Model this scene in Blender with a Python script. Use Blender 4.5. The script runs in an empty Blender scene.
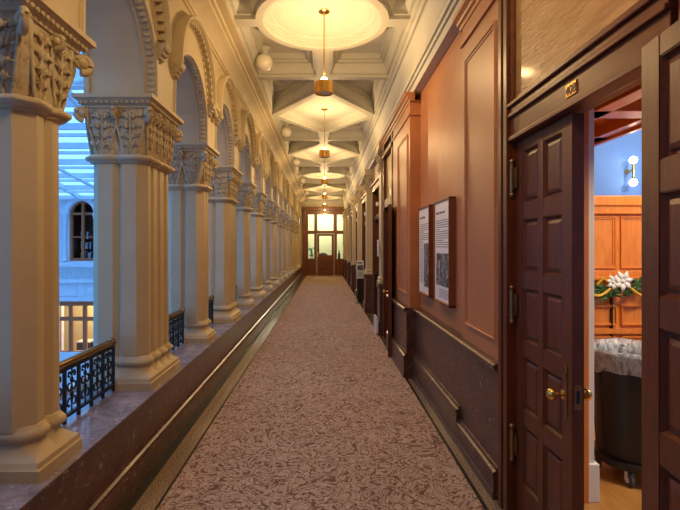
import bpy, bmesh, math, random
from mathutils import Vector, Matrix
random.seed(7)
PI = math.pi
COL = bpy.context.scene.collection
CAM_Z = 1.6

# ------------------------------------------------------------------ materials
def nmat(name, base=(.5, .5, .5), rough=.5, metal=0, spec=.5, emit=None, estr=0, coat=0):
    m = bpy.data.materials.new(name); m.use_nodes = True
    b = m.node_tree.nodes['Principled BSDF']
    b.inputs['Base Color'].default_value = (*base, 1)
    b.inputs['Roughness'].default_value = rough
    b.inputs['Metallic'].default_value = metal
    b.inputs['Specular IOR Level'].default_value = spec
    b.inputs['Coat Weight'].default_value = coat
    b.inputs['Coat Roughness'].default_value = .12
    if emit:
        b.inputs['Emission Color'].default_value = (*emit, 1)
        b.inputs['Emission Strength'].default_value = estr
    return m
def N(m, t): return m.node_tree.nodes.new(t)
def L(m, a, b): m.node_tree.links.new(a, b)
def coords(m, scale=(1, 1, 1), kind='Object'):
    tc = N(m, 'ShaderNodeTexCoord'); mp = N(m, 'ShaderNodeMapping')
    mp.inputs['Scale'].default_value = scale
    L(m, tc.outputs[kind], mp.inputs['Vector']); return mp.outputs['Vector']
def noise(m, vec, scale, detail=4, rough=.55, dist=0):
    n = N(m, 'ShaderNodeTexNoise'); n.inputs['Scale'].default_value = scale
    n.inputs['Detail'].default_value = detail; n.inputs['Roughness'].default_value = rough
    n.inputs['Distortion'].default_value = dist
    L(m, vec, n.inputs['Vector']); return n.outputs['Fac']
def ramp(m, fac, stops, interp='LINEAR'):
    r = N(m, 'ShaderNodeValToRGB'); r.color_ramp.interpolation = interp
    els = r.color_ramp.elements
    while len(els) < len(stops): els.new(.5)
    for e, (p, c) in zip(els, stops):
        e.position = p; e.color = (*c, 1) if len(c) == 3 else c
    L(m, fac, r.inputs['Fac']); return r.outputs['Color']
def bump(m, fac, strength=.2, dist=.01):
    b = N(m, 'ShaderNodeBump'); b.inputs['Strength'].default_value = strength
    b.inputs['Distance'].default_value = dist
    L(m, fac, b.inputs['Height'])
    L(m, b.outputs['Normal'], m.node_tree.nodes['Principled BSDF'].inputs['Normal'])
def setc(m, col): L(m, col, m.node_tree.nodes['Principled BSDF'].inputs['Base Color'])
def mixc(m, fac, a, b, blend='MIX'):
    x = N(m, 'ShaderNodeMix'); x.data_type = 'RGBA'; x.blend_type = blend
    if isinstance(fac, (int, float)): x.inputs['Factor'].default_value = fac
    else: L(m, fac, x.inputs['Factor'])
    for s, i in ((a, 6), (b, 7)):
        if isinstance(s, tuple): x.inputs[i].default_value = (*s, 1)
        else: L(m, s, x.inputs[i])
    return x.outputs[2]

def plaster(name, c1, c2, rough=.6, sc=3, bs=.12, bscale=60, coat=0):
    m = nmat(name, c1, rough, coat=coat); v = coords(m)
    setc(m, ramp(m, noise(m, v, sc, 5), [(.35, c1), (.7, c2)]))
    bump(m, noise(m, v, bscale, 3), bs, .004); return m
M = {}
M['cream'] = plaster('cream_paint', (.50, .41, .26), (.56, .47, .31), .55)
M['ceil'] = plaster('ceiling_cream', (.53, .51, .43), (.58, .56, .48), .6)
def carved():
    m = nmat('carved_cream', (.6, .5, .38), .6); v = coords(m)
    f = noise(m, v, 22, 4, .6, 1.2)
    setc(m, ramp(m, f, [(.34, (.30, .23, .14)), (.46, (.50, .42, .28)), (.7, (.57, .49, .34))]))  # dark stop paints the shade of carved hollows into the colour
    bump(m, f, .5, .01); return m
M['carved'] = carved()
M['orange'] = plaster('terracotta_plaster', (.42, .165, .065), (.50, .21, .092), .45, 1.8, .35, 9)
M['blue'] = plaster('blue_wall', (.08, .20, .55), (.09, .22, .6), .7)
M['white'] = plaster('white_wall', (.80, .76, .66), (.86, .82, .72), .6)
M['office'] = plaster('pale_green_wall', (.62, .66, .46), (.68, .70, .52), .7)

def wood(name, c1, c2, rough=.32, axis=2, sc=5, coat=.3):
    m = nmat(name, c1, rough, coat=coat)
    s = [sc*2.2]*3; s[axis] = sc*.28
    v = coords(m, tuple(s)); f = noise(m, v, 2.2, 6, .62, .8)
    setc(m, ramp(m, f, [(.3, c1), (.72, c2)])); bump(m, noise(m, v, 9, 3), .12, .003); return m
M['mahog'] = wood('dark_mahogany', (.070, .015, .005), (.135, .034, .010), .4, coat=.0)
M['mahog_h'] = wood('dark_mahogany_horizontal', (.095, .024, .007), (.18, .052, .015), .38, axis=1, coat=.0)
M['leafwood'] = wood('door_leaf_wood', (.075, .018, .007), (.15, .040, .014), .4, coat=0)
M['golden'] = wood('varnished_transom_wood_sheen', (.38, .20, .065), (.55, .33, .13), .42, axis=1, sc=3, coat=.05)  # golden tone carries lamp sheen on reddish-brown wood in its colour
def streaks(m):
    tc = N(m, 'ShaderNodeTexCoord'); mp = N(m, 'ShaderNodeMapping'); mp.inputs['Rotation'].default_value = (math.radians(-40), 0, 0); mp.inputs['Scale'].default_value = (8, 9, 60)
    L(m, tc.outputs['Object'], mp.inputs['Vector']); bump(m, noise(m, mp.outputs['Vector'], 1.0, 3, .6, .4), .9, .012)
streaks(M['golden'])
M['redwood'] = wood('red_window_wood', (.42, .10, .03), (.55, .16, .05), .5, coat=0)
M['orangewood'] = wood('honey_oak_panelling', (.62, .17, .02), (.82, .28, .04), .3)
M['darkred'] = wood('end_door_wood', (.12, .035, .012), (.22, .07, .025), .3)

def marble(name, base, vein, fleck, rough=.16, sc=4):
    m = nmat(name, base, rough, coat=.08); v = coords(m)
    a = ramp(m, noise(m, v, sc, 8, .65, 1.6), [(.35, base), (.62, vein)])
    vo = N(m, 'ShaderNodeTexNoise'); vo.inputs['Scale'].default_value = sc*5; vo.inputs['Detail'].default_value = 5
    vo.inputs['Distortion'].default_value = 2.2; L(m, v, vo.inputs['Vector'])
    k = ramp(m, vo.outputs['Fac'], [(.625, (0, 0, 0)), (.67, (.65, .65, .65))])
    setc(m, mixc(m, k, a, fleck)); return m
M['marble'] = marble('tennessee_marble', (.050, .022, .018), (.115, .048, .038), (.50, .36, .31), .33)
M['marble_top'] = marble('ledge_marble_sky_tint', (.17, .15, .18), (.34, .31, .36), (.60, .56, .62), .16)  # lavender base colour stands in for skylight reflected on dark marble
M['marble_skirt'] = marble('skirting_marble', (.06, .038, .028), (.10, .06, .045), (.3, .2, .17), .3)
def granite():
    m = nmat('speckled_granite', (.3, .25, .18), .12, coat=.5); v = coords(m)
    f = noise(m, v, 90, 4, .7)
    setc(m, ramp(m, f, [(.36, (.06, .04, .03)), (.5, (.24, .17, .12)), (.66, (.42, .33, .25))])); return m
M['granite'] = granite()
def carpet():
    m = nmat('patterned_carpet', (.2, .12, .09), .95, spec=.1); v = coords(m)
    n1 = noise(m, v, 6.8, 1, .5, 3.4); n2 = noise(m, v, 11, 1, .5, 4.5)
    base = ramp(m, noise(m, v, 26, 4, .7), [(.3, (.50, .375, .295)), (.7, (.62, .48, .385))])
    lines = ramp(m, n1, [(.44, (0, 0, 0)), (.475, (1, 1, 1)), (.53, (1, 1, 1)), (.56, (0, 0, 0))])
    lines2 = ramp(m, n2, [(.43, (0, 0, 0)), (.47, (.7, .7, .7)), (.50, (0, 0, 0))])
    c = mixc(m, lines, base, (.20, .115, .085)); c = mixc(m, lines2, c, (.24, .145, .105))
    blotch = ramp(m, noise(m, v, 60, 3, .7), [(.35, (.72, .72, .72)), (.7, (1.15, 1.15, 1.15))])
    setc(m, mixc(m, 1.0, c, blotch, 'MULTIPLY'))
    bump(m, noise(m, v, 320, 2), .5, .004); return m
M['carpet'] = carpet()
M['black'] = nmat('black_strip', (.012, .010, .009), .25)
M['iron'] = nmat('black_cast_iron', (.012, .012, .016), .5, spec=.4)
M['brass'] = nmat('brass', (.78, .47, .13), .22, 1)
M['darkbrass'] = nmat('aged_bronze', (.30, .19, .09), .38, 1)
M['railwood'] = nmat('bronze_handrail', (.36, .23, .10), .22, .85)
M['bulb'] = nmat('lit_bulb', (1, .9, .7), .3, emit=(1, .80, .48), estr=9)
M['sconce'] = nmat('lit_sconce_glass', (1, .95, .85), .3, emit=(1, .9, .72), estr=9)
M['opal'] = nmat('opal_glass_globe', (.80, .74, .60), .25, coat=.5)
M['bin'] = nmat('grey_bin_plastic', (.018, .019, .021), .42)
def liner():
    m = nmat('plastic_liner', (.72, .72, .72), .25); v = coords(m, (1, 1, .35))
    f = noise(m, v, 11, 4, .6, 1.5)
    L(m, ramp(m, f, [(.38, (.22, .22, .22)), (.55, (.75, .75, .75)), (.62, (.35, .35, .35))]), m.node_tree.nodes['Principled BSDF'].inputs['Alpha'])
    bump(m, f, .8, .03); return m
M['liner'] = liner()
M['whiteplastic'] = nmat('white_plastic', (.75, .76, .78), .4)
M['green'] = nmat('garland_green', (.05, .13, .03), .6)
M['yellow'] = nmat('yellow_ribbon', (.75, .45, .04), .4)
M['petal'] = nmat('white_petal', (.85, .83, .78), .5)
M['skin_grey'] = nmat('grey_fabric', (.08, .08, .09), .8)
M['paper'] = nmat('poster_paper', (.90, .92, .94), .35, coat=.3)
M['ink'] = nmat('printed_ink', (.07, .065, .07), .5)
M['frame'] = wood('poster_frame_wood', (.15, .04, .016), (.21, .065, .025), .4)
M['frame_lip'] = nmat('gilt_frame_lip', (.55, .26, .07), .35)
def photo_mat():
    m = nmat('black_and_white_print', (.2, .2, .2), .4); v = coords(m)
    setc(m, ramp(m, noise(m, v, 14, 5, .7, 1.0), [(.40, (.02, .02, .022)), (.52, (.10, .10, .11)), (.62, (.62, .64, .66))])); return m
M['print'] = photo_mat()
M['floorwood'] = wood('strip_wood_floor', (.38, .16, .035), (.55, .26, .07), .3, axis=1)
M['outstone'] = plaster('atrium_white_paint', (.72, .76, .82), (.78, .82, .88), .6)
M['teal'] = nmat('teal_leaves', (.02, .25, .20), .5)
def glass():
    m = bpy.data.materials.new('window_glass'); m.use_nodes = True; nt = m.node_tree; nt.nodes.clear()
    o = nt.nodes.new('ShaderNodeOutputMaterial'); t = nt.nodes.new('ShaderNodeBsdfTransparent'); g = nt.nodes.new('ShaderNodeBsdfGlossy')
    g.inputs['Roughness'].default_value = .02; t.inputs['Color'].default_value = (.96, .97, .96, 1)
    x = nt.nodes.new('ShaderNodeMixShader'); x.inputs[0].default_value = .06
    nt.links.new(t.outputs[0], x.inputs[1]); nt.links.new(g.outputs[0], x.inputs[2]); nt.links.new(x.outputs[0], o.inputs[0]); return m
M['glass'] = glass()

# ------------------------------------------------------------------ mesh helpers
def box(bm, x0, x1, y0, y1, z0, z1, bev=0):
    vs = [bm.verts.new((x, y, z)) for x in (x0, x1) for y in (y0, y1) for z in (z0, z1)]
    idx = [(0, 1, 3, 2), (4, 6, 7, 5), (0, 4, 5, 1), (2, 3, 7, 6), (0, 2, 6, 4), (1, 5, 7, 3)]
    fs = [bm.faces.new([vs[i] for i in f]) for f in idx]
    if bev > 0:
        es = list({e for f in fs for e in f.edges})
        bmesh.ops.bevel(bm, geom=es, offset=bev, segments=2, affect='EDGES', profile=.6)
def poly_prism(bm, pts, place, d0, d1, holes=()):
    """extrude a 2D polygon: place(u,v,d)->xyz"""
    loops = [pts] + list(holes)
    tmp = bmesh.new(); es = []
    for lp in loops:
        vs = [tmp.verts.new((p[0], p[1], 0)) for p in lp]
        es += [tmp.edges.new((vs[i], vs[(i+1) % len(vs)])) for i in range(len(vs))]
    bmesh.ops.triangle_fill(tmp, edges=es, use_beauty=True)
    tmp.verts.index_update()
    for d, fl in ((d0, False), (d1, True)):
        nv = [bm.verts.new(place(v.co.x, v.co.y, d)) for v in tmp.verts]
        for f in tmp.faces:
            seq = [nv[v.index] for v in f.verts]
            bm.faces.new(seq[::-1] if fl else seq)
    tmp.free()
    for lp in loops:
        n = len(lp)
        a = [bm.verts.new(place(p[0], p[1], d0)) for p in lp]; b = [bm.verts.new(place(p[0], p[1], d1)) for p in lp]
        for i in range(n): bm.faces.new((a[i], a[(i+1) % n], b[(i+1) % n], b[i]))
def loft(bm, rings, cap0=True, cap1=True):
    vv = [[bm.verts.new(p) for p in r] for r in rings]
    n = len(rings[0])
    for a, b in zip(vv, vv[1:]):
        for i in range(n): bm.faces.new((a[i], a[(i+1) % n], b[(i+1) % n], b[i]))
    if cap0: bm.faces.new(vv[0][::-1])
    if cap1: bm.faces.new(vv[-1])
    return vv
def lathe(bm, prof, c=(0, 0, 0), seg=32, axis='z', closed=True):
    rings = []
    for r, h in prof:
        ring = []
        for i in range(seg):
            a = 2*PI*i/seg; u, v = max(r, 1e-5)*math.cos(a), max(r, 1e-5)*math.sin(a)
            p = (u, v, h) if axis == 'z' else ((h, u, v) if axis == 'x' else (u, h, v))
            ring.append((p[0]+c[0], p[1]+c[1], p[2]+c[2]))
        rings.append(ring)
    loft(bm, rings, closed, closed)
def sphere(bm, c, r, sx=1, sy=1, sz=1, u=20, v=12):
    res = bmesh.ops.create_uvsphere(bm, u_segments=u, v_segments=v, radius=r)
    for w in res['verts']: w.co = Vector((w.co.x*sx+c[0], w.co.y*sy+c[1], w.co.z*sz+c[2]))
def tube(bm, pts, r, seg=8, cap=True):
    pts = [Vector(p) for p in pts]; rings = []; up = Vector((0.0123, .031, 1)).normalized()
    for i, p in enumerate(pts):
        t = (pts[min(i+1, len(pts)-1)] - pts[max(i-1, 0)]).normalized()
        a = t.cross(up)
        if a.length < .05: a = t.cross(Vector((1, 0, 0)))
        a.normalize(); b = t.cross(a).normalized()
        rr = r[i] if isinstance(r, (list, tuple)) else r
        rings.append([tuple(p + a*rr*math.cos(2*PI*k/seg) + b*rr*math.sin(2*PI*k/seg)) for k in range(seg)])
    loft(bm, rings, cap, cap)
def obj(name, bm, mat, parent=None, smooth=None, loc=None):
    bmesh.ops.recalc_face_normals(bm, faces=bm.faces[:])
    me = bpy.data.meshes.new(name); bm.to_mesh(me); bm.free()
    me.materials.append(M[mat] if isinstance(mat, str) else mat)
    o = bpy.data.objects.new(name, me); COL.objects.link(o)
    if parent: o.parent = parent
    if loc: o.location = loc
    if smooth is not None:
        for p in me.polygons: p.use_smooth = True
        if smooth < 180:
            me.set_sharp_from_angle(angle=math.radians(smooth))
    return o
def thing(name, label, cat, loc=(0, 0, 0), rz=0, group=None):
    o = bpy.data.objects.new(name, None); COL.objects.link(o); o.empty_display_size = .1
    o.location = loc; o.rotation_euler = (0, 0, rz); o['label'] = label; o['category'] = cat
    if group: o['group'] = group
    return o
def tag(o, label, cat, group=None, kind=None):
    o['label'] = label; o['category'] = cat
    if group: o['group'] = group
    if kind: o['kind'] = kind
    return o
def struct(o, label=None, cat=None):
    o['kind'] = 'structure'
    if label: o['label'] = label
    if cat: o['category'] = cat
    return o
def sroot(name, label, cat, loc=(0, 0, 0), rz=0):
    return struct(thing(name, label, cat, loc, rz))
KIDS = {}
def copy_tree(o, parent=None):
    if o.name not in KIDS: KIDS[o.name] = list(o.children)
    kids = KIDS[o.name]
    c = o.copy(); COL.objects.link(c)
    if parent: c.parent = parent
    for ch in kids: copy_tree(ch, c)
    return c
ORD = ['nearest', 'second', 'third', 'fourth', 'fifth', 'sixth', 'seventh', 'eighth', 'ninth', 'tenth', 'eleventh', 'twelfth', 'thirteenth', 'fourteenth', 'fifteenth', 'sixteenth', 'seventeenth']

# ------------------------------------------------------------------ dimensions
Y0, Y1 = -4.0, 25.2            # corridor ends
XL, XLB = -1.32, -1.86         # arcade wall faces
PX = -1.59                     # pier centre line
LEDGE = .515
PY = [2.29+1.525*k for k in range(-3, 15)]   # pier centres; index 3 = nearest in the photo (slender)
SPR = 2.745                    # springing (top of abacus)
ARC_Z, ARC_R = 2.930, .535
HOOD_Z, HOOD_R = 3.20, .63
H = 4.10                       # ceiling soffit
XC = -.03; CW = 1.0            # ceiling centre and coffer half width
XW = 1.16                      # terracotta wall face

# ------------------------------------------------------------------ floors, ledge, carpet
bm = bmesh.new(); box(bm, -1.30, 1.2, Y0, Y1+.2, -.15, 0); box(bm, 1.2, 1.9, 5.4, Y1+.2, -.15, 0); box(bm, 1.2, 1.9, Y0, .1, -.15, 0)
struct(obj('floor', bm, 'granite'))
bm = bmesh.new(); box(bm, -1.015, .965, Y0+.05, Y1-.03, 0, .012, .004)
tag(obj('carpet_runner', bm, 'carpet'), 'brown scrollwork patterned carpet running the whole length of the corridor', 'carpet')
bm = bmesh.new()
box(bm, -1.035, -1.015, Y0+.05, Y1-.03, 0, .008); box(bm, .965, .992, Y0+.05, Y1-.03, 0, .008)
struct(obj('trim_1', bm, 'black'))
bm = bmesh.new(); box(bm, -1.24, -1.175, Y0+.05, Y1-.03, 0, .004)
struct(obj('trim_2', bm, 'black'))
# ledge: die, skirting and top
bm = bmesh.new()
prof = [(-1.90, 0), (-1.235, 0), (-1.235, .145), (-1.250, .165), (-1.246, .185), (-1.262, .195), (-1.272, .215), (-1.275, LEDGE-.03), (-1.262, LEDGE-.022), (-1.262, LEDGE-.004), (-1.90, LEDGE-.004)]
loft(bm, [[(x, y, z) for x, z in prof] for y in (Y0, Y1)])
struct(obj('wall_parapet', bm, 'marble'))
bm = bmesh.new(); box(bm, -1.96, -1.264, Y0, Y1, LEDGE-.006, LEDGE)
struct(obj('trim_3', bm, 'marble_top'))
bm = bmesh.new(); box(bm, -1.97, -1.90, Y0, Y1, -.6, LEDGE+.03, .006)
struct(obj('trim_4', bm, 'outstone'))

# ------------------------------------------------------------------ piers
def outline(hx, hy, nx, ny, cc, nd):
    """rectangle with corner chamfers cc and V notches of depth nd between lobes"""
    pts = []
    def side(p0, p1, n, inward):
        d = (p1-p0); Lh = d.length; u = d/Lh
        s0, s1 = cc, Lh-cc
        pts.append(p0+u*s0)
        for k in range(1, n):
            s = Lh*k/n
            pts.append(p0+u*(s-max(nd, .002))); pts.append(p0+u*s+inward*nd); pts.append(p0+u*(s+max(nd, .002)))
        pts.append(p0+u*s1)
    a, b, c, d = Vector((-hx, -hy)), Vector((hx, -hy)), Vector((hx, hy)), Vector((-hx, hy))
    side(a, b, nx, Vector((0, 1))); side(b, c, ny, Vector((-1, 0))); side(c, d, nx, Vector((0, -1))); side(d, a, ny, Vector((1, 0)))
    return pts
def ring(hx, hy, nx, ny, cc, nd, z): return [(p.x, p.y, z) for p in outline(hx, hy, nx, ny, cc, nd)]

def leaf(bm, org, right, out, w, h, lean=.05, curl=.05, seed=0):
    """acanthus-like leaf rising from org, leaning outwards with a rolled tip and lobed edge"""
    right = Vector(right); out = Vector(out); org = Vector(org); nu, nv = 8, 14; g = []
    for j in range(nv+1):
        v = j/nv; row = []
        wid = w*(math.sin(PI*min(v*.86+.10, 1))**.7)*(1+.30*math.sin(v*5*2*PI+seed))*.5
        for i in range(nu+1):
            u = -1+2*i/nu
            o = lean*v*v + curl*max(0, v-.72)**1.0*2.2 + .020*(1-abs(u)) + .010*math.cos(u*3*PI+v*4)
            if abs(u) > .99: o -= .028
            zz = h*(v if v < .88 else .88-(v-.88)*.8)
            zz += .02*(1-abs(u))*(1 if v < .9 else 0)
            row.append(bm.verts.new(org+right*(u*wid)+out*o+Vector((0, 0, zz))))
        g.append(row)
    for j in range(nv):
        for i in range(nu):
            if (i in (2, 5)) and j in (4, 7, 10): continue      # pierced openings
            bm.faces.new((g[j][i], g[j][i+1], g[j+1][i+1], g[j+1][i]))
def volute(bm, c, out, r=.045):
    out = Vector(out).normalized(); side = Vector((-out.y, out.x, 0)); c = Vector(c); pts = []; rad = []
    for i in range(22):
        t = i/21; a = -PI*.55+t*2.6*PI; rr = r*(1-.75*t)
        pts.append(c+out*(rr*math.cos(a))+Vector((0, 0, rr*math.sin(a)))); rad.append(r*.42*(1-.35*t))
    tube(bm, pts, rad, 8)
    sphere(bm, c, r*.62, u=12, v=8)

def BELL(v): return min(1, .95*(1-(1-v)**1.9)+.05*v) if v < .8 else .95*(1-(.2)**1.9)+.05*.8-.10*(v-.8)
def make_pier(kind):
    hy = .165 if kind == 'A' else .30; hx = .215; nx, ny = (2, 2) if kind == 'A' else (2, 4)
    t = bpy.data.objects.new('arcade_pier', None); COL.objects.link(t)
    CC, ND = (.072, .036) if kind == 'A' else (.066, .034)
    bm = bmesh.new(); z = LEDGE
    px, py = .283, (.188 if kind == 'A' else .355)
    R = []
    for dx, dz, cc, nd in [(0, 0, .002, 0), (0, .055, .002, 0), (-.010, .060, .002, 0), (-.012, .085, .004, 0), (-.022, .092, .01, 0), (-.048, .115, .035, .006), (-.062, .150, .05, .02), (-.060, .168, .06, .034), (-.044, .176, .06, .034), (-.036, .192, .06, .034), (-.040, .212, .06, .034), (-.056, .222, .06, .034), (-.058, .232, .06, .034), (-.066, .240, .06, .034)]:
        R.append(ring(px+dx, py+dx*(.62 if kind == 'A' else .82), nx, ny, cc, nd, z+dz))
    loft(bm, R); obj('base', bm, 'cream', t, 50)
    # shaft
    bm = bmesh.new()
    loft(bm, [ring(hx, hy, nx, ny, CC, ND, LEDGE+.22), ring(hx*.985, hy*.985, nx, ny, CC, ND, 2.262)])
    obj('shaft', bm, 'cream', t)
    # neck ring
    bm = bmesh.new()
    R = []
    for d, z in [(0, 2.235), (.014, 2.243), (.016, 2.252), (.032, 2.258), (.042, 2.272), (.042, 2.284), (.032, 2.296), (.010, 2.304)]:
        R.append(ring(hx+d, hy+d, nx, ny, CC, ND*.95, z))
    loft(bm, R); obj('neck_moulding', bm, 'cream', t, 40)
    # capital bell and leaves
    bm = bmesh.new()
    ax, ay = .262, (.262 if kind == 'A' else .345)
    z0, z1 = 2.29, 2.665; R = []
    for k in range(9):
        v = k/8; e = BELL(v)
        R.append(ring(hx-.002+(ax-.03-hx)*e, hy-.002+(ay-.03-hy)*e, nx, ny, CC*(1-v)+.012, ND*(1-.55*v), z0+(z1-z0)*v))
    loft(bm, R); cap = obj('capital', bm, 'carved', t, 50)
    bm = bmesh.new()
    def bellx(v): return hx+(ax-.03-hx)*(v**2.4)
    # foliage in low relief on every lobe: raised rims, a stem and paired leaflets
    def belle(v): return BELL(v)
    def relief(bm, along, out, cpos, w, h0, span, seed):
        along = Vector(along); out = Vector(out)
        def P(u, v, lift):
            return cpos + along*(u*w*.5*(1+.22*v)) + out*(h0+span*belle(v)+lift) + Vector((0, 0, z0+(z1-z0)*v))
        for s_ in (-1, 1):
            tube(bm, [P(s_*(.30+.58*min(1, (v*1.5)**.7)), v, .004) for v in [k/12*.93+.02 for k in range(13)]], [.008+.005*k/12 for k in range(13)], 6)
        tube(bm, [P(0, v, .006) for v in [k/10*.85+.03 for k in range(11)]], .008, 6)
        for v, l, sc_ in ((.16, .40, .7), (.34, .62, 1), (.54, .74, 1.15), (.74, .66, 1)):
            for s_ in (-1, 1):
                for q, (du, dv) in enumerate(((.25, .02), (.55, .07), (.85, .10))):
                    a = P(s_*du*l, v+dv*.6, .008); b = P(s_*(du*l+.13), v+dv*.6+.10-.05*q, .016-.004*q)
                    d = (b-a); n_ = out; sd = d.normalized().cross(n_)
                    ln = max(d.length, .02)*1.15
                    m3 = Matrix((d.normalized(), sd, n_)).transposed().to_4x4()
                    res = bmesh.ops.create_uvsphere(bm, u_segments=8, v_segments=5, radius=1)
                    bmesh.ops.transform(bm, matrix=Matrix.Translation((a+b)/2) @ m3 @ Matrix.Diagonal((ln*.62, ln*.30*sc_, .012, 1)), verts=res['verts'])
    bm = bmesh.new()
    for s_ in (-1, 1):
        for x in (-.5, .5): relief(bm, (1, 0, 0), (0, s_, 0), Vector((x*hx, 0, 0)), hx*1.0, hy-.004, ay-.03-hy, x)
        for k in range(ny):
            y = -hy+2*hy*(k+.5)/ny
            relief(bm, (0, 1, 0), (s_, 0, 0), Vector((0, y, 0)), 2*hy/ny, hx-.004, ax-.03-hx, k)
    obj('acanthus_leaf', bm, 'carved', cap, 60)
    vl = []
    for sx in (-1, 1):
        for sy in (-1, 1): vl.append(((sx*(ax-.012), sy*(ay-.012), 2.608), (sx, sy, 0), .052))
        for k in ([0] if kind == 'A' else [-.5, 0, .5]): vl.append(((sx*(ax-.004), k*ay, 2.618), (sx, 0, 0), .038))
        vl.append(((0, sx*(ay-.004), 2.618), (0, sx, 0), .042))
    for a in vl:
        bm = bmesh.new(); volute(bm, *a); obj('volute', bm, 'cream', cap, 60)
    # abacus
    bm = bmesh.new(); R = []
    AX, AY = .302, (.302 if kind == 'A' else .385)
    for d, z in [(-.062, 2.655), (-.060, 2.672), (-.010, 2.712), (0, 2.716), (0, 2.745)]:
        R.append([(x*(AX+d), y*(AY+d), z) for x, y in ((-1, -1), (1, -1), (1, 1), (-1, 1))])
    loft(bm, R)
    ab = obj('abacus', bm, 'cream', t)
    bm = bmesh.new()
    for s in (-1, 1):
        n = 14
        for i in range(n):
            x = -AX+.03+(2*AX-.06)*(i+.5)/n
            sphere(bm, (x, s*(AY-.034), 2.693), .015, 1, .6, 1.1, 8, 6)
        n = 14 if kind == 'A' else 18
        for i in range(n):
            y = -AY+.03+(2*AY-.06)*(i+.5)/n
            sphere(bm, (s*(AX-.034), y, 2.693), .015, .6, 1, 1.1, 8, 6)
    obj('carved_band', bm, 'carved', ab, 60)
    return t
proto = {'A': make_pier('A'), 'B': make_pier('B')}
used = {}
names = {'A': 'slender', 'B': 'broad'}
cnt = {'A': 0, 'B': 0}
for i, y in enumerate(PY):
    k = i-3; kind = 'A' if k % 2 == 0 else 'B'
    t = proto[kind] if kind not in used else copy_tree(proto[kind]); used[kind] = 1
    t.location = (PX, y, 0)
    side = {'A': 'four-shafted cream arcade pier with leafy capital', 'B': 'broad multi-shafted cream arcade pier with leafy capital'}[kind]
    if k < 0: tag(t, side+', '+ORD[-k-1]+' behind the camera position', 'pier', 'arcade piers behind the viewpoint')
    else:
        o = ORD[cnt[kind]]; cnt[kind] += 1
        tag(t, f"{'slender' if kind=='A' else 'broad'} cream arcade pier with leafy capital, {o+' ' if o!='nearest' else 'nearest '}{'of its slender kind' if kind=='A' else 'of its broad kind'} along the marble ledge", 'pier', 'cream arcade piers on the ledge')

# ------------------------------------------------------------------ arcade wall
pts = [(Y0, SPR)]
for i in range(len(PY)-1):
    c = (PY[i]+PY[i+1])/2
    pts.append((c-ARC_R, SPR)); 
    for j in range(25):
        a = PI-PI*j/24; pts.append((c+ARC_R*math.cos(a), ARC_Z+ARC_R*math.sin(a)))
    pts.append((c+ARC_R, SPR))
pts.append((Y1, SPR)); pts.append((Y1, 4.45)); pts.append((Y0, 4.45))
bm = bmesh.new()
poly_prism(bm, pts, lambda u, v, d: (d, u, v), XLB, XL)
struct(obj('wall_left', bm, 'cream'))
bm = bmesh.new(); box(bm, XLB, XL, 24.4, Y1+.3, 0, 4.45); box(bm, XLB, XL, Y0, -2.95, 0, 4.45); struct(obj('trim_5', bm, 'cream'))
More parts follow.
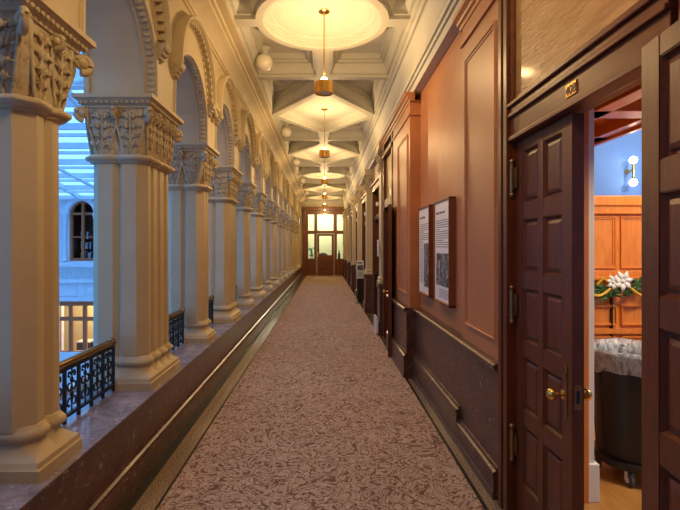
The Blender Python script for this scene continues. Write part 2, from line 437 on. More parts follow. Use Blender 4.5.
# swept arch mouldings
def arch_sweep(bm, c, cz, prof, stilt_to=None, n=32):
    """prof: list of (radius, x) closed section"""
    rings = []
    if stilt_to is not None: rings.append([(x, c-r, stilt_to) for r, x in prof])
    for j in range(n+1):
        a = PI-PI*j/n; rings.append([(x, c+r*math.cos(a), cz+r*math.sin(a)) for r, x in prof])
    if stilt_to is not None: rings.append([(x, c+r, stilt_to) for r, x in prof])
    loft(bm, rings)
arch0 = None
for i in range(len(PY)-1):
    if arch0 is not None:
        a = copy_tree(arch0); a.name = 'trim_%d' % (10+i); a.location = (0, (PY[i]+PY[i+1])/2, 0); continue
    c = 0
    # archivolt band with carved beads
    bm = bmesh.new()
    arch_sweep(bm, c, ARC_Z, [(ARC_R+.002, XL-.02), (ARC_R+.002, XL+.012), (ARC_R+.030, XL+.016), (ARC_R+.034, XL+.006), (ARC_R+.05, XL+.006), (ARC_R+.055, XL-.02)], SPR)
    arch_sweep(bm, c, ARC_Z, [(ARC_R-.012, XL-.100), (ARC_R-.014, XL-.085), (ARC_R+.003, XL-.078), (ARC_R+.02, XL-.095)], SPR)
    arch_sweep(bm, c, ARC_Z, [(ARC_R-.025, XLB-.01), (ARC_R-.025, XLB+.03), (ARC_R+.03, XLB+.03), (ARC_R+.03, XLB-.01)], SPR)
    root = arch0 = struct(obj('trim_%d' % (10+i), bm, 'cream', None, 40))
    bm = bmesh.new(); n = 44
    path = []
    Ltot = 2*(ARC_Z-SPR)+PI*ARC_R
    for j in range(n):
        s = (j+.5)/n*Ltot; st = ARC_Z-SPR; r = ARC_R-.002
        if s < st: p = (c-r, SPR+s)
        elif s > Ltot-st: p = (c+r, SPR+Ltot-s)
        else:
            a = PI-(s-st)/ARC_R; p = (c+r*math.cos(a), ARC_Z+r*math.sin(a))
        sphere(bm, (XL-.036, p[0], p[1]), .026, 1.35, .5, .75, 6, 4)
    obj('carved_band', bm, 'carved', root, 60)
    # hood moulding
    bm = bmesh.new()
    R = HOOD_R
    arch_sweep(bm, c, HOOD_Z, [(R, XL-.01), (R, XL+.080), (R-.010, XL+.098), (R-.026, XL+.100), (R-.036, XL+.088), (R-.040, XL+.010), (R-.092, XL+.008), (R-.096, XL-.01)], HOOD_Z-.02)
    hood = obj('hood_moulding', bm, 'cream', root, 40)
    bm = bmesh.new()
    n = 25
    for j in range(n):
        a = PI*(j+.5)/n
        for rr, xx in ((R-.062, .030),):
            p = Vector((XL+xx, c+rr*math.cos(a), HOOD_Z+rr*math.sin(a)))
            res = bmesh.ops.create_cube(bm, size=1)
            mt = Matrix.Translation(p) @ Matrix.Rotation(-(PI/2-a)*-1 if False else (a-PI/2), 4, 'X') @ Matrix.Diagonal((.060, .036, .040, 1))
            bmesh.ops.transform(bm, matrix=mt, verts=res['verts'])
    obj('stud_row', bm, 'cream', hood)
    # label stops
    bm = bmesh.new()
    for s in (-1, 1):
        yc = c+s*(R-.052); w = .056
        zt = HOOD_Z-.015
        loft(bm, [[(XL-.01, yc-w, zt), (XL+.09, yc-w, zt), (XL+.09, yc+w, zt), (XL-.01, yc+w, zt)],
                  [(XL-.01, yc-w, zt-.02), (XL+.09, yc-w, zt-.02), (XL+.09, yc+w, zt-.02), (XL-.01, yc+w, zt-.02)],
                  [(XL-.01, yc-w*.8, zt-.13), (XL+.012, yc-w*.8, zt-.13), (XL+.012, yc+w*.8, zt-.13), (XL-.01, yc+w*.8, zt-.13)]])
        for a in range(3):
            for b in range(3):
                sphere(bm, (XL+.075-.022*b, yc+(a-1)*.032, zt-.045-.032*b), .014, u=8, v=6)
    obj('label_stop', bm, 'carved', root)
arch0.location = (0, (PY[0]+PY[1])/2, 0)
# foliate bosses over every slender pier
for i, y in enumerate(PY):
    if (i-3) % 2: continue
    bm = bmesh.new()
    for a in range(7):
        an = a*2*PI/7
        sphere(bm, (XL+.05, y+.045*math.cos(an), HOOD_Z-.02+.06*math.sin(an)), .032, .8, 1, 1.2, 10, 6)
    sphere(bm, (XL+.07, y, HOOD_Z-.02), .032, u=10, v=8)
    leaf(bm, (XL+.01, y, HOOD_Z-.16), (0, 1, 0), (1, 0, 0), .10, .16, .06, .03)
    box(bm, XL-.01, XL+.04, y-.05, y+.05, HOOD_Z-.09, HOOD_Z+.05, .01)
    struct(obj('trim_%d' % (40+i), bm, 'carved', None, 60))

# ------------------------------------------------------------------ ceiling
def inset(poly, d):
    n = len(poly); out = []
    A = sum(poly[i][0]*poly[(i+1) % n][1]-poly[(i+1) % n][0]*poly[i][1] for i in range(n))
    s = 1 if A > 0 else -1
    for i in range(n):
        p0, p1, p2 = Vector(poly[i-1]), Vector(poly[i]), Vector(poly[(i+1) % n])
        e1 = (p1-p0).normalized(); e2 = (p2-p1).normalized()
        n1 = Vector((-e1.y, e1.x))*s; n2 = Vector((-e2.y, e2.x))*s
        b = (n1+n2); b = b/max(b.length_squared, .25)*2*.5*2 if b.length > 1e-6 else n1
        m = (n1+n2)/(1+n1.dot(n2)) if 1+n1.dot(n2) > .25 else (n1+n2).normalized()*2
        out.append((p1.x+m.x*d, p1.y+m.y*d))
    return out
bays = [(-4.0, -.4, 'D', -2.2), (-.4, 3.4, 'D', 1.5), (3.4, 6.85, 'C', 5.15), (6.85, 10.85, 'D', 8.81), (10.85, 14.35, 'D', 12.57), (14.35, 18.25, 'C', 16.3), (18.25, 22.05, 'D', 20.2), (22.05, 25.2, 'D', 23.6)]
PROF_C = [(0, 0), (0, .040), (.035, .040), (.035, .070), (.045, .085), (.075, .150), (.080, .175), (.115, .175), (.115, .215), (.150, .215), (.150, .29)]
PROF_I = [(0, 0), (0, .030), (.030, .030), (.030, .055), (.055, .058), (.055, .085), (.095, .105), (.105, .120), (.20, .135)]
holes = []
for (a, b, kind, c) in bays:
    aw, at, bw = .10, .09, .055
    for sx in (-1, 1):
        for sy in (-1, 1):
            Lh = (b-c if sy > 0 else c-a)-bw
            P = []
            if kind == 'D':
                ax_, by_ = 1.0, min(1.50, Lh*.92)
                P = [(aw, by_*(1-aw/ax_)), (CW-.03, max(at, by_*(1-(CW-.03)/ax_))), (CW-.03, Lh), (aw, Lh)]
            else:
                R = .74; a0 = math.asin(at/R); a1 = math.acos(aw/R)
                arc = [(R*math.cos(a1+(a0-a1)*k/12), R*math.sin(a1+(a0-a1)*k/12)) for k in range(13)]
                P = arc+[(CW-.03, at), (CW-.03, Lh), (aw, Lh)]
            holes.append(([(XC+sx*x, c+sy*y) for x, y in P], PROF_C))
    if kind == 'D':
        holes.append(([(XC-.86, c), (XC, c-1.31), (XC+.86, c), (XC, c+1.31)], PROF_I))
    else:
        holes.append(([(XC+.66*math.cos(2*PI*k/64), c+.66*math.sin(2*PI*k/64)) for k in range(64)], [(0, 0), (0, .018), (.018, .020), (.018, .036), (.045, .040), (.045, .056), (.062, .058), (.062, .072), (.095, .080), (.10, .095), (.22, .118), (.24, .128), (.38, .135)]))
bm = bmesh.new()
# soffit sheet with holes, and the stepped recess of every coffer
es = []
def loop_edges(pts, z):
    vs = [bm.verts.new((p[0], p[1], z)) for p in pts]
    return vs, [bm.edges.new((vs[i], vs[(i+1) % len(vs)])) for i in range(len(vs))]
_, e = loop_edges([(XC-CW-.02, Y0), (XC+CW+.02, Y0), (XC+CW+.02, Y1), (XC-CW-.02, Y1)], H); es += e
firsts = []
for P, pr in holes:
    v, e = loop_edges(P, H); es += e; firsts.append(v)
bmesh.ops.triangle_fill(bm, edges=es, use_beauty=True)
for (P, pr), v0 in zip(holes, firsts):
    prev = v0; n = len(v0)
    for o_, h_ in pr[1:]:
        q = inset(P, o_); cur = [bm.verts.new((p[0], p[1], H+h_)) for p in q]
        for i in range(n): bm.faces.new((prev[i], prev[(i+1) % n], cur[(i+1) % n], cur[i]))
        prev = cur
    bm.faces.new(prev)
ceil = struct(obj('ceiling', bm, 'ceil', None, 35))
bm = bmesh.new(); box(bm, -1.9, 1.9, Y0-.2, Y1+.3, 4.42, 4.6); struct(obj('trim_6', bm, 'ceil'))
# cornices
def run(name, prof, mat, y0, y1, parent=None, sm=None):
    b = bmesh.new(); loft(b, [[(x, y, z) for x, z in prof] for y in (y0, y1)])
    return obj(name, b, mat, parent, sm)
R_ = XC+CW
struct(run('trim_7', [(1.25, 3.46), (1.063, 3.46), (1.058, 3.47), (1.056, 3.535), (1.075, 3.54), (1.075, 3.552), (1.044, 3.556), (1.044, 3.60), (1.064, 3.604), (1.064, 3.616), (1.030, 3.62), (1.018, 3.645), (1.030, 3.66), (1.038, 3.72), (1.030, 3.80), (1.008, 3.88), (.978, 3.935), (.992, 3.94), (.992, 3.952), (.958, 3.955), (.958, 3.985), (.975, 4.0), (.975, 4.02), (.968, 4.05), (R_-.03, 4.055), (R_-.035, H+.001), (R_+.05, H+.02), (1.25, 4.2)], 'ceil', Y0, Y1, None, 30))
Lx = XC-CW
struct(run('trim_8', [(XL-.02, 3.87), (XL+.02, 3.875), (XL+.022, 3.90), (XL+.040, 3.905), (XL+.045, 3.925), (XL+.075, 3.95), (XL+.13, 3.985), (XL+.18, 4.005), (XL+.185, 4.03), (XL+.215, 4.035), (XL+.225, 4.06), (Lx+.02, 4.07), (Lx+.025, H+.001), (Lx-.02, H+.03), (XL-.02, 4.2)], 'cream', Y0, Y1, None, 30))

# pendants
def make_pendant():
    t = bpy.data.objects.new('pendant_lamp', None); COL.objects.link(t)
    zt = H+.135; zb = 1.71+CAM_Z
    b = bmesh.new(); lathe(b, [(0, zt), (.062, zt), (.062, zt-.012), (.045, zt-.022), (.012, zt-.026), (.010, zt-.05), (0, zt-.05)]); obj('canopy', b, 'brass', t, 40)
    b = bmesh.new(); tube(b, [(0, 0, zt-.02), (0, 0, zb+.16)], .0075, 12); obj('rod', b, 'brass', t, 60)
    b = bmesh.new()
    lathe(b, [(0, zb+.02), (.085, zb+.02), (.085, zb), (.098, zb), (.098, zb+.125), (.093, zb+.125), (.090, zb+.03), (0, zb+.03)], seg=40)
    sh = obj('shade', b, 'brass', t, 40)
    b = bmesh.new()
    for k in range(24):
        a = 2*PI*k/24; tube(b, [(.099*math.cos(a), .099*math.sin(a), zb+.004), (.099*math.cos(a), .099*math.sin(a), zb+.121)], .0028, 6)
    obj('ribbing', b, 'brass', sh)
    b = bmesh.new(); lathe(b, [(0, zb+.012), (.082, zb+.012), (.082, zb+.018), (0, zb+.018)], seg=32); obj('added_diffuser', b, 'opal', sh, 40)  # invented pane closing the drum, goes with the added spot below
    b = bmesh.new(); lathe(b, [(0, zb+.03), (.034, zb+.03), (.037, zb+.06), (.037, zb+.16), (.030, zb+.175), (.012, zb+.18), (0, zb+.18)], seg=24); obj('bulb', b, 'bulb', t, 50)
    return t
pen = None
for i, (a, b_, k, c) in enumerate(bays):
    if i == 0: continue
    t = make_pendant() if pen is None else copy_tree(pen); pen = pen or t
    t.location = (XC+.02, c, 0)
    where = 'under the '+('circular' if k == 'C' else 'diamond')+' ceiling coffer'
    if i == 1: lb = 'brass drum pendant hanging overhead just behind the viewpoint'
    else: lb = f'brass drum pendant {where}, {ORD[i-2]} along the corridor'
    tag(t, lb, 'pendant lamp', 'brass pendant lamps down the corridor')
    l = bpy.data.lights.new('pendant_light', 'POINT'); l.energy = 68; l.color = (1, .66, .30); l.shadow_soft_size = .04
    lo = bpy.data.objects.new('pendant_light', l); COL.objects.link(lo); lo.location = (XC+.02, c-.0, 1.71+CAM_Z+.235)
    l = bpy.data.lights.new('added_fill_spot', 'SPOT'); l.energy = 70; l.color = (1, .56, .22); l.shadow_soft_size = .08; l.spot_size = math.radians(128); l.spot_blend = .9  # fill spot added under the drum to brighten floor and walls
    lo = bpy.data.objects.new('added_fill_spot', l); COL.objects.link(lo); lo.location = (XC+.02, c, 1.71+CAM_Z-.03)

# globe lamps
gl = None
for i, (gx, gy) in enumerate([(-.86, 6.35), (-.88, 10.2), (-.88, 13.8), (-.88, 17.7), (-.88, 21.6)]):
    if gl is None:
        gl = t = bpy.data.objects.new('ceiling_globe_lamp', None); COL.objects.link(t)
        b = bmesh.new(); lathe(b, [(0, .20), (.085, .20), (.085, .185), (.05, .165), (.045, .12), (.055, .10), (0, .10)]); obj('fitting', b, 'ceil', t, 40)
        b = bmesh.new(); sphere(b, (0, 0, 0), .118, u=32, v=20); obj('globe', b, 'opal', t, 180)
    else: t = copy_tree(gl)
    t.location = (gx+.02, gy, 4.14)
    tag(t, f'round ivory globe lamp at the left edge of the ceiling, {ORD[i]} along', 'ceiling lamp', 'ivory globe lamps along the ceiling edge')

# ------------------------------------------------------------------ railings
def make_rail():
    t = bpy.data.objects.new('balcony_railing', None); COL.objects.link(t)
    half = .485; zt = .885
    b = bmesh.new(); tube(b, [(0, -half, zt), (0, half-.03, zt)], .026, 14)
    sphere(b, (0, half-.03, zt), .034); sphere(b, (0, -half+.0, zt), .034)
    obj('handrail', b, 'railwood', t, 60)
    b = bmesh.new(); box(b, -.012, .012, -half, half, LEDGE+.035, LEDGE+.055); box(b, -.014, .014, -half, half, zt-.045, zt-.028)
    obj('flat_bar', b, 'iron', t)
    b = bmesh.new(); n = 6
    for k in range(n+1):
        y = -half+2*half*k/n
        box(b, -.010, .010, y-.008, y+.008, LEDGE, zt-.03)
    obj('baluster', b, 'iron', t)
    b = bmesh.new()
    for k in range(n):
        yc = -half+2*half*(k+.5)/n
        for s in (-1, 1):
            for zc, r, d in ((LEDGE+.11, .030, 1), (LEDGE+.215, .028, -1), (LEDGE+.285, .018, 1)):
                pts = []
                for q in range(15):
                    a = q/14*1.7*PI; rr = r*(1-.055*q*.7)
                    pts.append((0, yc+s*(.028-rr*math.cos(a)*.9), zc+d*rr*math.sin(a)*1.25))
                tube(b, pts, .0065, 5)
        tube(b, [(0, yc, LEDGE+.05), (0, yc, zt-.04)], .005, 5)
        for zc in (LEDGE+.16, LEDGE+.25): sphere(b, (0, yc, zc), .016, .6, 1, 1.3, 8, 6)
    obj('scrollwork', b, 'iron', t, 60)
    return t
rl = None
for i in range(len(PY)-1):
    c = (PY[i]+PY[i+1])/2
    t = make_rail() if rl is None else copy_tree(rl); rl = rl or t
    t.location = (PX, c+(-.0835 if (i-3) % 2 == 0 else .0835), 0)
    if i < 2: tag(t, f'black scrollwork railing behind the viewpoint, {ORD[1-i]} back', 'railing', 'railings behind the viewpoint')
    else:
        lb = 'black iron scroll railing with bronze handrail on the ledge just left of the nearest pier' if i == 2 else f'black iron scroll railing with bronze handrail filling the {ORD[i-3] if i > 3 else "nearest visible"} arch opening'
        tag(t, lb, 'railing', 'scrollwork railings between the piers')

# ------------------------------------------------------------------ right wall
def panel_ring(bm, u0, u1, v0, v1, w, place, d0, d1):
    """rectangular moulding frame; place(u,v,d)"""
    o = [(u0, v0), (u1, v0), (u1, v1), (u0, v1)]
    rings = []
    for k, dd in ((0, d0), (.15, d1), (.45, d1), (.6, (d0+d1)/2), (1, (d0+d1)/2), (1, d0)):
        i = w*k; rings.append([place(a, b, dd) for a, b in ((u0+i, v0+i), (u1-i, v0+i), (u1-i, v1-i), (u0+i, v1-i))])
    loft(bm, rings, False, False)
def wallbox(name, y0, y1, z0, z1, x0, mat, x1=1.9):
    b = bmesh.new(); box(b, x0, x1, y0, y1, z0, z1); return struct(obj(name, b, mat))
# backing wall segments (gap for the double door at 1.46..2.70)
D0, D1 = 1.46, 2.70
DH = 2.235
wallbox('wall_right', Y0, D0-.10, 0, 4.3, XW, 'orange', 1.36)
wallbox('wall_right', D0-.10, D1+.10, DH+.10, 4.3, XW, 'orange', 1.36)
wallbox('wall_right', D1+.10, 7.2, 0, 4.3, XW, 'orange', 1.36)
niches = [(7.2, 8.02), (9.05, 10.75), (11.75, 13.75), (14.75, 16.55), (17.5, 19.3), (20.3, 22.1), (23.05, 24.6)]
prev = 7.2
for i, (a, b_) in enumerate(niches):
    if a > prev: wallbox('wall_right', prev, a, 0, 4.3, XW-.02 if i else XW, 'cream', 1.6)
    wallbox('wall_right', a, b_, 2.95 if i else 3.1, 4.3, XW, 'orange' if i < 3 else 'cream', 1.6)
    wallbox('wall_right', a, b_, 0, 3.1, 1.46, 'mahog', 1.6)
    prev = b_
wallbox('wall_right', prev, Y1, 0, 4.3, XW, 'cream', 1.6)

# pier with recessed panel beside the big door
def pl(u, v, d): return (d, u, v)
bm = bmesh.new(); box(bm, 1.120, XW+.01, 2.90, 3.75, .80, 3.46)
pr = struct(obj('trim_60', bm, 'orange'))
bm = bmesh.new(); panel_ring(bm, 3.00, 3.66, .98, 3.08, .035, pl, 1.122, 1.104); box(bm, 1.10, 1.125, 2.90, 3.755, 3.215, 3.235)
obj('panel_moulding', bm, 'orange', pr)
def crown(name, y0, y1, x0=1.12, z=3.40, w=.0):
    b = bmesh.new()
    prof = [(x0+.05, z-.03), (x0-.008, z-.03), (x0-.012, z), (x0-.03, z+.01), (x0-.035, z+.03), (x0-.065, z+.05), (x0-.07, z+.075), (x0+.05, z+.075)]
    cy = (y0+y1)/2; rings = []
    for y in (y0, y1): rings.append([(x, y, zz) for x, zz in prof])
    loft(b, rings)
    return struct(obj(name, b, 'orange'))
crown('trim_61', 2.86, 3.80)
# second terracotta pilaster
bm = bmesh.new(); box(bm, 1.03, XW+.01, 5.58, 6.95, .80, 3.38)
pr = struct(obj('trim_62', bm, 'orange'))
bm = bmesh.new(); panel_ring(bm, 5.70, 6.45, 1.0, 3.0, .035, pl, 1.032, 1.012); box(bm, 1.015, XW, 5.565, 6.95, 3.19, 3.215)
obj('panel_moulding', bm, 'orange', pr)
crown('trim_63', 5.53, 8.1, 1.03, 3.385)

# marble dado
def dado(name, y0, y1, x, skirt, top=.80):
    b = bmesh.new()
    prof = [(x+.2, 0), (x-.040, 0), (x-.040, .05), (x-.034, .056), (x-.034, skirt-.05), (x-.040, skirt-.045), (x-.034, skirt-.02), (x-.016, skirt-.012), (x-.012, skirt+.01), (x, skirt+.014),
            (x, top-.005), (x-.012, top+.0), (x-.014, top+.012), (x-.032, top+.022), (x-.036, top+.048), (x-.020, top+.058), (x+.2, top+.066)]
    loft(b, [[(px_, y, z) for px_, z in prof] for y in (y0, y1)])
    return struct(obj(name, b, 'marble'))
dado('wall_right_dado', 2.90, 3.72, 1.095, .195)
dado('wall_right_dado', 3.72, 5.56, 1.095, .300)
dado('wall_right_dado', 5.56, 7.15, .985, .300)

# wooden surround of door 408
bm = bmesh.new()
def casing(b, y0, y1, z0, z1, xo=1.065, steps=4):
    n = steps; w = (y1-y0)/n
    xs = [xo, xo+.018, xo+.006, xo+.028]
    for k in range(n):
        box(b, xs[k % 4], 1.40, y0+k*w, y0+(k+1)*w, z0, z1, .004)
casing(bm, D1, 2.90, 0, 3.45)
s1 = struct(obj('trim_65', bm, 'mahog'), 'dark mahogany casing left of the half open double door', 'door casing')
bm = bmesh.new(); casing(bm, D0-.16, D0, 0, 3.45, 1.085); struct(obj('trim_66', bm, 'mahog'))
bm = bmesh.new()
box(bm, 1.088, 1.15, D0-.01, D1+.01, DH, DH+.115, .005)            # header rail
box(bm, 1.070, 1.15, D0-.01, D1+.01, DH+.115, DH+.135, .005)
box(bm, 1.082, 1.15, D0-.01, D1+.01, DH+.135, DH+.175, .008)
box(bm, 1.066, 1.15, D0-.01, D1+.01, DH+.175, DH+.195, .006)
box(bm, 1.072, 1.15, D0-.01, D1+.01, DH-.022, DH+.001, .004)
struct(obj('trim_67', bm, 'mahog_h'))
bm = bmesh.new(); box(bm, 1.11, 1.38, D0-.005, D1+.005, DH+.19, 3.4); tp = struct(obj('trim_68', bm, 'golden'))
bm = bmesh.new(); panel_ring(bm, D0-.0, D1, DH+.195, 3.4, .03, pl, 1.112, 1.085); obj('panel_moulding', bm, 'mahog_h', tp)
# rebated head and jamb inside the opening
bm = bmesh.new(); box(bm, 1.16, 1.37, D0, D1, DH+.07, DH+.099); box(bm, 1.16, 1.34, D1-.025, D1, 0, DH+.07); box(bm, 1.16, 1.34, D0, D0+.025, 0, DH+.07)
struct(obj('trim_69', bm, 'mahog_h'))

# panelled door leaf: local x = along width from the hinge, local y = thickness, z up
ROWS = [2.145, 1.755, 1.368, .98, .592]
def make_leaf(W, T=.055, Ht=2.205, name='door_1', mat='leafwood', z0=.01):
    t = bpy.data.objects.new(name, None); COL.objects.link(t)
    b = bmesh.new()
    cols = [(.088, W/2-.028), (W/2+.028, W-.088)]
    # stiles and rails, with the panels set back
    for x0, x1 in ((0, .088), (W/2-.028, W/2+.028), (W-.088, W)): box(b, x0, x1, 0, T, z0, Ht)
    zs = [z0]; 
    rails = [(z0, ROWS[4]-.345)]
    for k in range(4, 0, -1): rails.append((ROWS[k], ROWS[k-1]-.30))
    rails.append((ROWS[0], Ht))
    for a, c in rails:
        for x0, x1 in cols: box(b, x0, x1, .0015, T-.0015, a, c)
    leafo = obj('leaf', b, mat, t)
    for k, zt in enumerate(ROWS):
        hb = .345 if k == 4 else .30
        for x0, x1 in cols:
            b = bmesh.new()
            zz0 = zt-hb
            rings = []
            for s in (1, -1):
                pass
            for (i, d) in ((0, .004), (.004, .004), (.012, .020), (.020, .022)):
                rings.append([(x, d, z) for x, z in ((x0+i, zz0+i), (x1-i, zz0+i), (x1-i, zt-i), (x0+i, zt-i))])
            for (i, d) in ((.022, .022), (.024, .014), (.040, .008), (.043, .008)):
                rings.append([(x, d, z) for x, z in ((x0+i, zz0+i), (x1-i, zz0+i), (x1-i, zt-i), (x0+i, zt-i))])
            loft(b, rings, False, True)
            rings = [[(x, T-d, z) for x, z in ((x0+i, zz0+i), (x1-i, zz0+i), (x1-i, zt-i), (x0+i, zt-i))] for i, d in ((0, .004), (.004, .004), (.012, .020), (.022, .022), (.024, .014), (.040, .008), (.043, .008))]
            loft(b, rings, False, True)
            obj('door_panel', b, mat, leafo)
    return t, leafo
def knob(parent, x, y, z, s=-1, loc=None):
    b = bmesh.new()
    lathe(b, [(0, 0), (.024, 0), (.024, s*.004), (.010, s*.008), (.009, s*.03), (.020, s*.036), (.029, s*.050), (.027, s*.064), (.014, s*.074), (0, s*.076)], (x, y, z), 24, 'y')
    o = obj('knob', b, 'brass', parent, 50); return o
# far leaf, closed: hinge at y=D1, face plane x=1.12, width runs toward the camera
t2, lf = make_leaf(.612, name='door_2')
struct(t2, 'dark panelled door leaf standing closed with brass knob, beside the lavatory of light from the room', 'door')
t2['label'] = 'closed dark panelled leaf of the double door, with a round brass knob'
t2.location = (1.12, D1-.002, 0); t2.rotation_euler = (0, 0, -PI/2)
# local x -> world -y ; local y -> world +x
knob(t2, .535, 0, .905, -1); knob(t2, .535, .055, .905, 1)
b = bmesh.new(); box(b, .553, .575, -.004, .001, .80, 1.06, .003); lathe(b, [(0, 0), (.011, 0), (.011, -.01), (0, -.01)], (.564, 0, 1.0), 16, 'y'); obj('lock_plate', b, 'darkbrass', t2)
b = bmesh.new(); box(b, .611, .6145, .010, .044, .86, .97); obj('latch_plate', b, 'darkbrass', t2)
b = bmesh.new(); box(b, .6140, .6155, .019, .035, .885, .945); obj('latch_hole', b, 'black', t2)
def hinge(parent, x, z):
    b = bmesh.new(); tube(b, [(x, -.024, z-.085), (x, -.024, z+.085)], .015, 12)
    for s in (-1, 1): sphere(b, (x, -.024, z+s*.098), .017, u=12, v=8)
    box(b, x-.06, x+.04, -.017, -.002, z-.06, z+.06, .002)
    return obj('hinge', b, 'darkbrass', parent, 50)
for z in (2.0, 1.26, .45): hinge(t2, .0, z)
# near leaf, folded right back against the corridor wall
t1, lf = make_leaf(.612, name='door_1', mat='leafwood')
struct(t1, 'dark panelled leaf of the double door folded back against the corridor wall, at the right edge', 'door')
t1.location = (.965, 1.402, 0); t1.rotation_euler = (0, 0, -PI/2-math.radians(7.4))
knob(t1, .535, 0, .905, -1)
for z in (1.95, 1.2, .4):
    b = bmesh.new(); tube(b, [(-.012, .045, z-.07), (-.012, .045, z+.07)], .010, 12); box(b, -.010, .030, .055, .060, z-.06, z+.06); obj('hinge', b, 'darkbrass', t1, 50)

# number plate
bm = bmesh.new(); box(bm, 1.0835, 1.0885, 1.985, 2.075, DH+.030, DH+.088, .0015)
npl = tag(obj('number_plate', bm, 'brass'), 'small brass room number plate reading 408 on the door header', 'sign')
cu = bpy.data.curves.new('n', 'FONT'); cu.body = '408'; cu.size = .058; cu.extrude = .0012; cu.align_x = 'CENTER'
to = bpy.data.objects.new('n', cu); COL.objects.link(to); bpy.context.view_layer.update()
me = bpy.data.meshes.new_from_object(to); bpy.data.objects.remove(to)
me.materials.clear(); me.materials.append(M['ink'])
no = bpy.data.objects.new('numerals', me); COL.objects.link(no); no.parent = npl
no.rotation_euler = (PI/2, 0, -PI/2); no.location = (1.0830, 2.030, DH+.039)

# framed posters
def poster(name, y0, y1, z0, z1, label, left_photo):
    t = thing(name, label, 'poster', (XW, (y0+y1)/2, z0), 0, 'framed history posters on the terracotta wall')
    yc = (y0+y1)/2; h = z1-z0; hw = (y1-y0)/2
    def P(x0, x1, a, c, e, f, mat, nm, par=t, bev=0):
        b = bmesh.new(); box(b, x0-XW, x1-XW, a, c, e, f, bev); return obj(nm, b, mat, par)
    b = bmesh.new(); w = .016
    for a, c, e, f in ((-hw, -hw+w, 0, h), (hw-w, hw, 0, h), (-hw, hw, 0, w), (-hw, hw, h-w, h)): box(b, -.062, 0, a, c, e, f, .002)
    fr = obj('frame', b, 'frame', t)
    b = bmesh.new(); w2 = .022
    for a, c, e, f in ((-hw+w, -hw+w2, w, h-w), (hw-w2, hw-w, w, h-w), (-hw+w, hw-w, w, w2+.006), (-hw+w, hw-w, h-w2, h-w)): box(b, -.055, -.01, a, c, e, f)
    obj('lip', b, 'frame_lip', fr)
    b = bmesh.new(); box(b, -.048, -.012, -hw+w, hw-w, w, h-w); pp = obj('print', b, 'paper', t)
    b = bmesh.new()
    # title (in the reader's direction the line starts at +y) and body lines
    x0, x1 = -.0492, -.0478
    lx = hw-.06
    yy = lx
    for wd in (.05, .07, .04, .09) if left_photo else (.08, .04, .07, .06, .05):
        for k in range(int(wd/.012)):
            box(b, x0, x1, yy-.009, yy-.002, h-.13, h-.13+random.choice((.018, .026)))
            yy -= .012
        yy -= .014
    z = h-.20; n = 9 if left_photo else 13
    for k in range(n):
        e = -hw+.06 if k % 5 != 4 else random.uniform(-.05, .1)
        box(b, x0, x1, e, lx, z, z+.006); z -= .021
    if left_photo:
        while z > .12:
            box(b, x0, x1, .05+random.uniform(0, .02), lx, z, z+.006); z -= .021
    else:
        for k in range(5): box(b, x0, x1, -hw+.06, .10+random.uniform(0, .02), .06+k*.018, .065+k*.018)
    obj('lettering', b, 'ink', pp)
    b = bmesh.new()
    if left_photo: box(b, x0, x1, -hw+.05, .02, .10, .58)
    else: box(b, x0, x1, -hw+.05, hw-.07, .17, .48)
    obj('photograph', b, 'print', pp)
poster('framed_poster', 4.08, 4.66, 1.055, 2.045, 'framed text poster with a monochrome photo across its lower half, nearer of two', False)
poster('framed_poster', 4.87, 5.44, 1.055, 2.045, 'framed text poster with a tall dark photo at its side, farther of the two', True)

# second door leaf, open along the wall
t3, lf = make_leaf(.60, name='door_3', mat='mahog')
struct(t3, 'narrow dark door leaf folded back against the wall past the posters, seen edge on', 'door')
t3.location = (.985, 7.18, 0); t3.rotation_euler = (0, 0, -PI/2-math.radians(8))
knob(t3, .535, 0, .95, -1)
bm = bmesh.new(); casing(bm, 7.0, 7.2, 0, 3.38, 1.02); casing(bm, 8.02, 8.18, 0, 3.38, 1.02)
box(bm, 1.03, 1.40, 7.2, 8.02, 2.26, 2.40, .005); box(bm, 1.00, 1.4, 7.0, 8.18, 3.13, 3.19, .01); box(bm, 1.02, 1.4, 7.0, 8.18, 3.19, 3.24, .01)
struct(obj('trim_70', bm, 'mahog'))
bm = bmesh.new(); box(bm, 1.07, 1.35, 7.2, 8.02, 2.40, 3.13); tp = struct(obj('trim_71', bm, 'golden'))

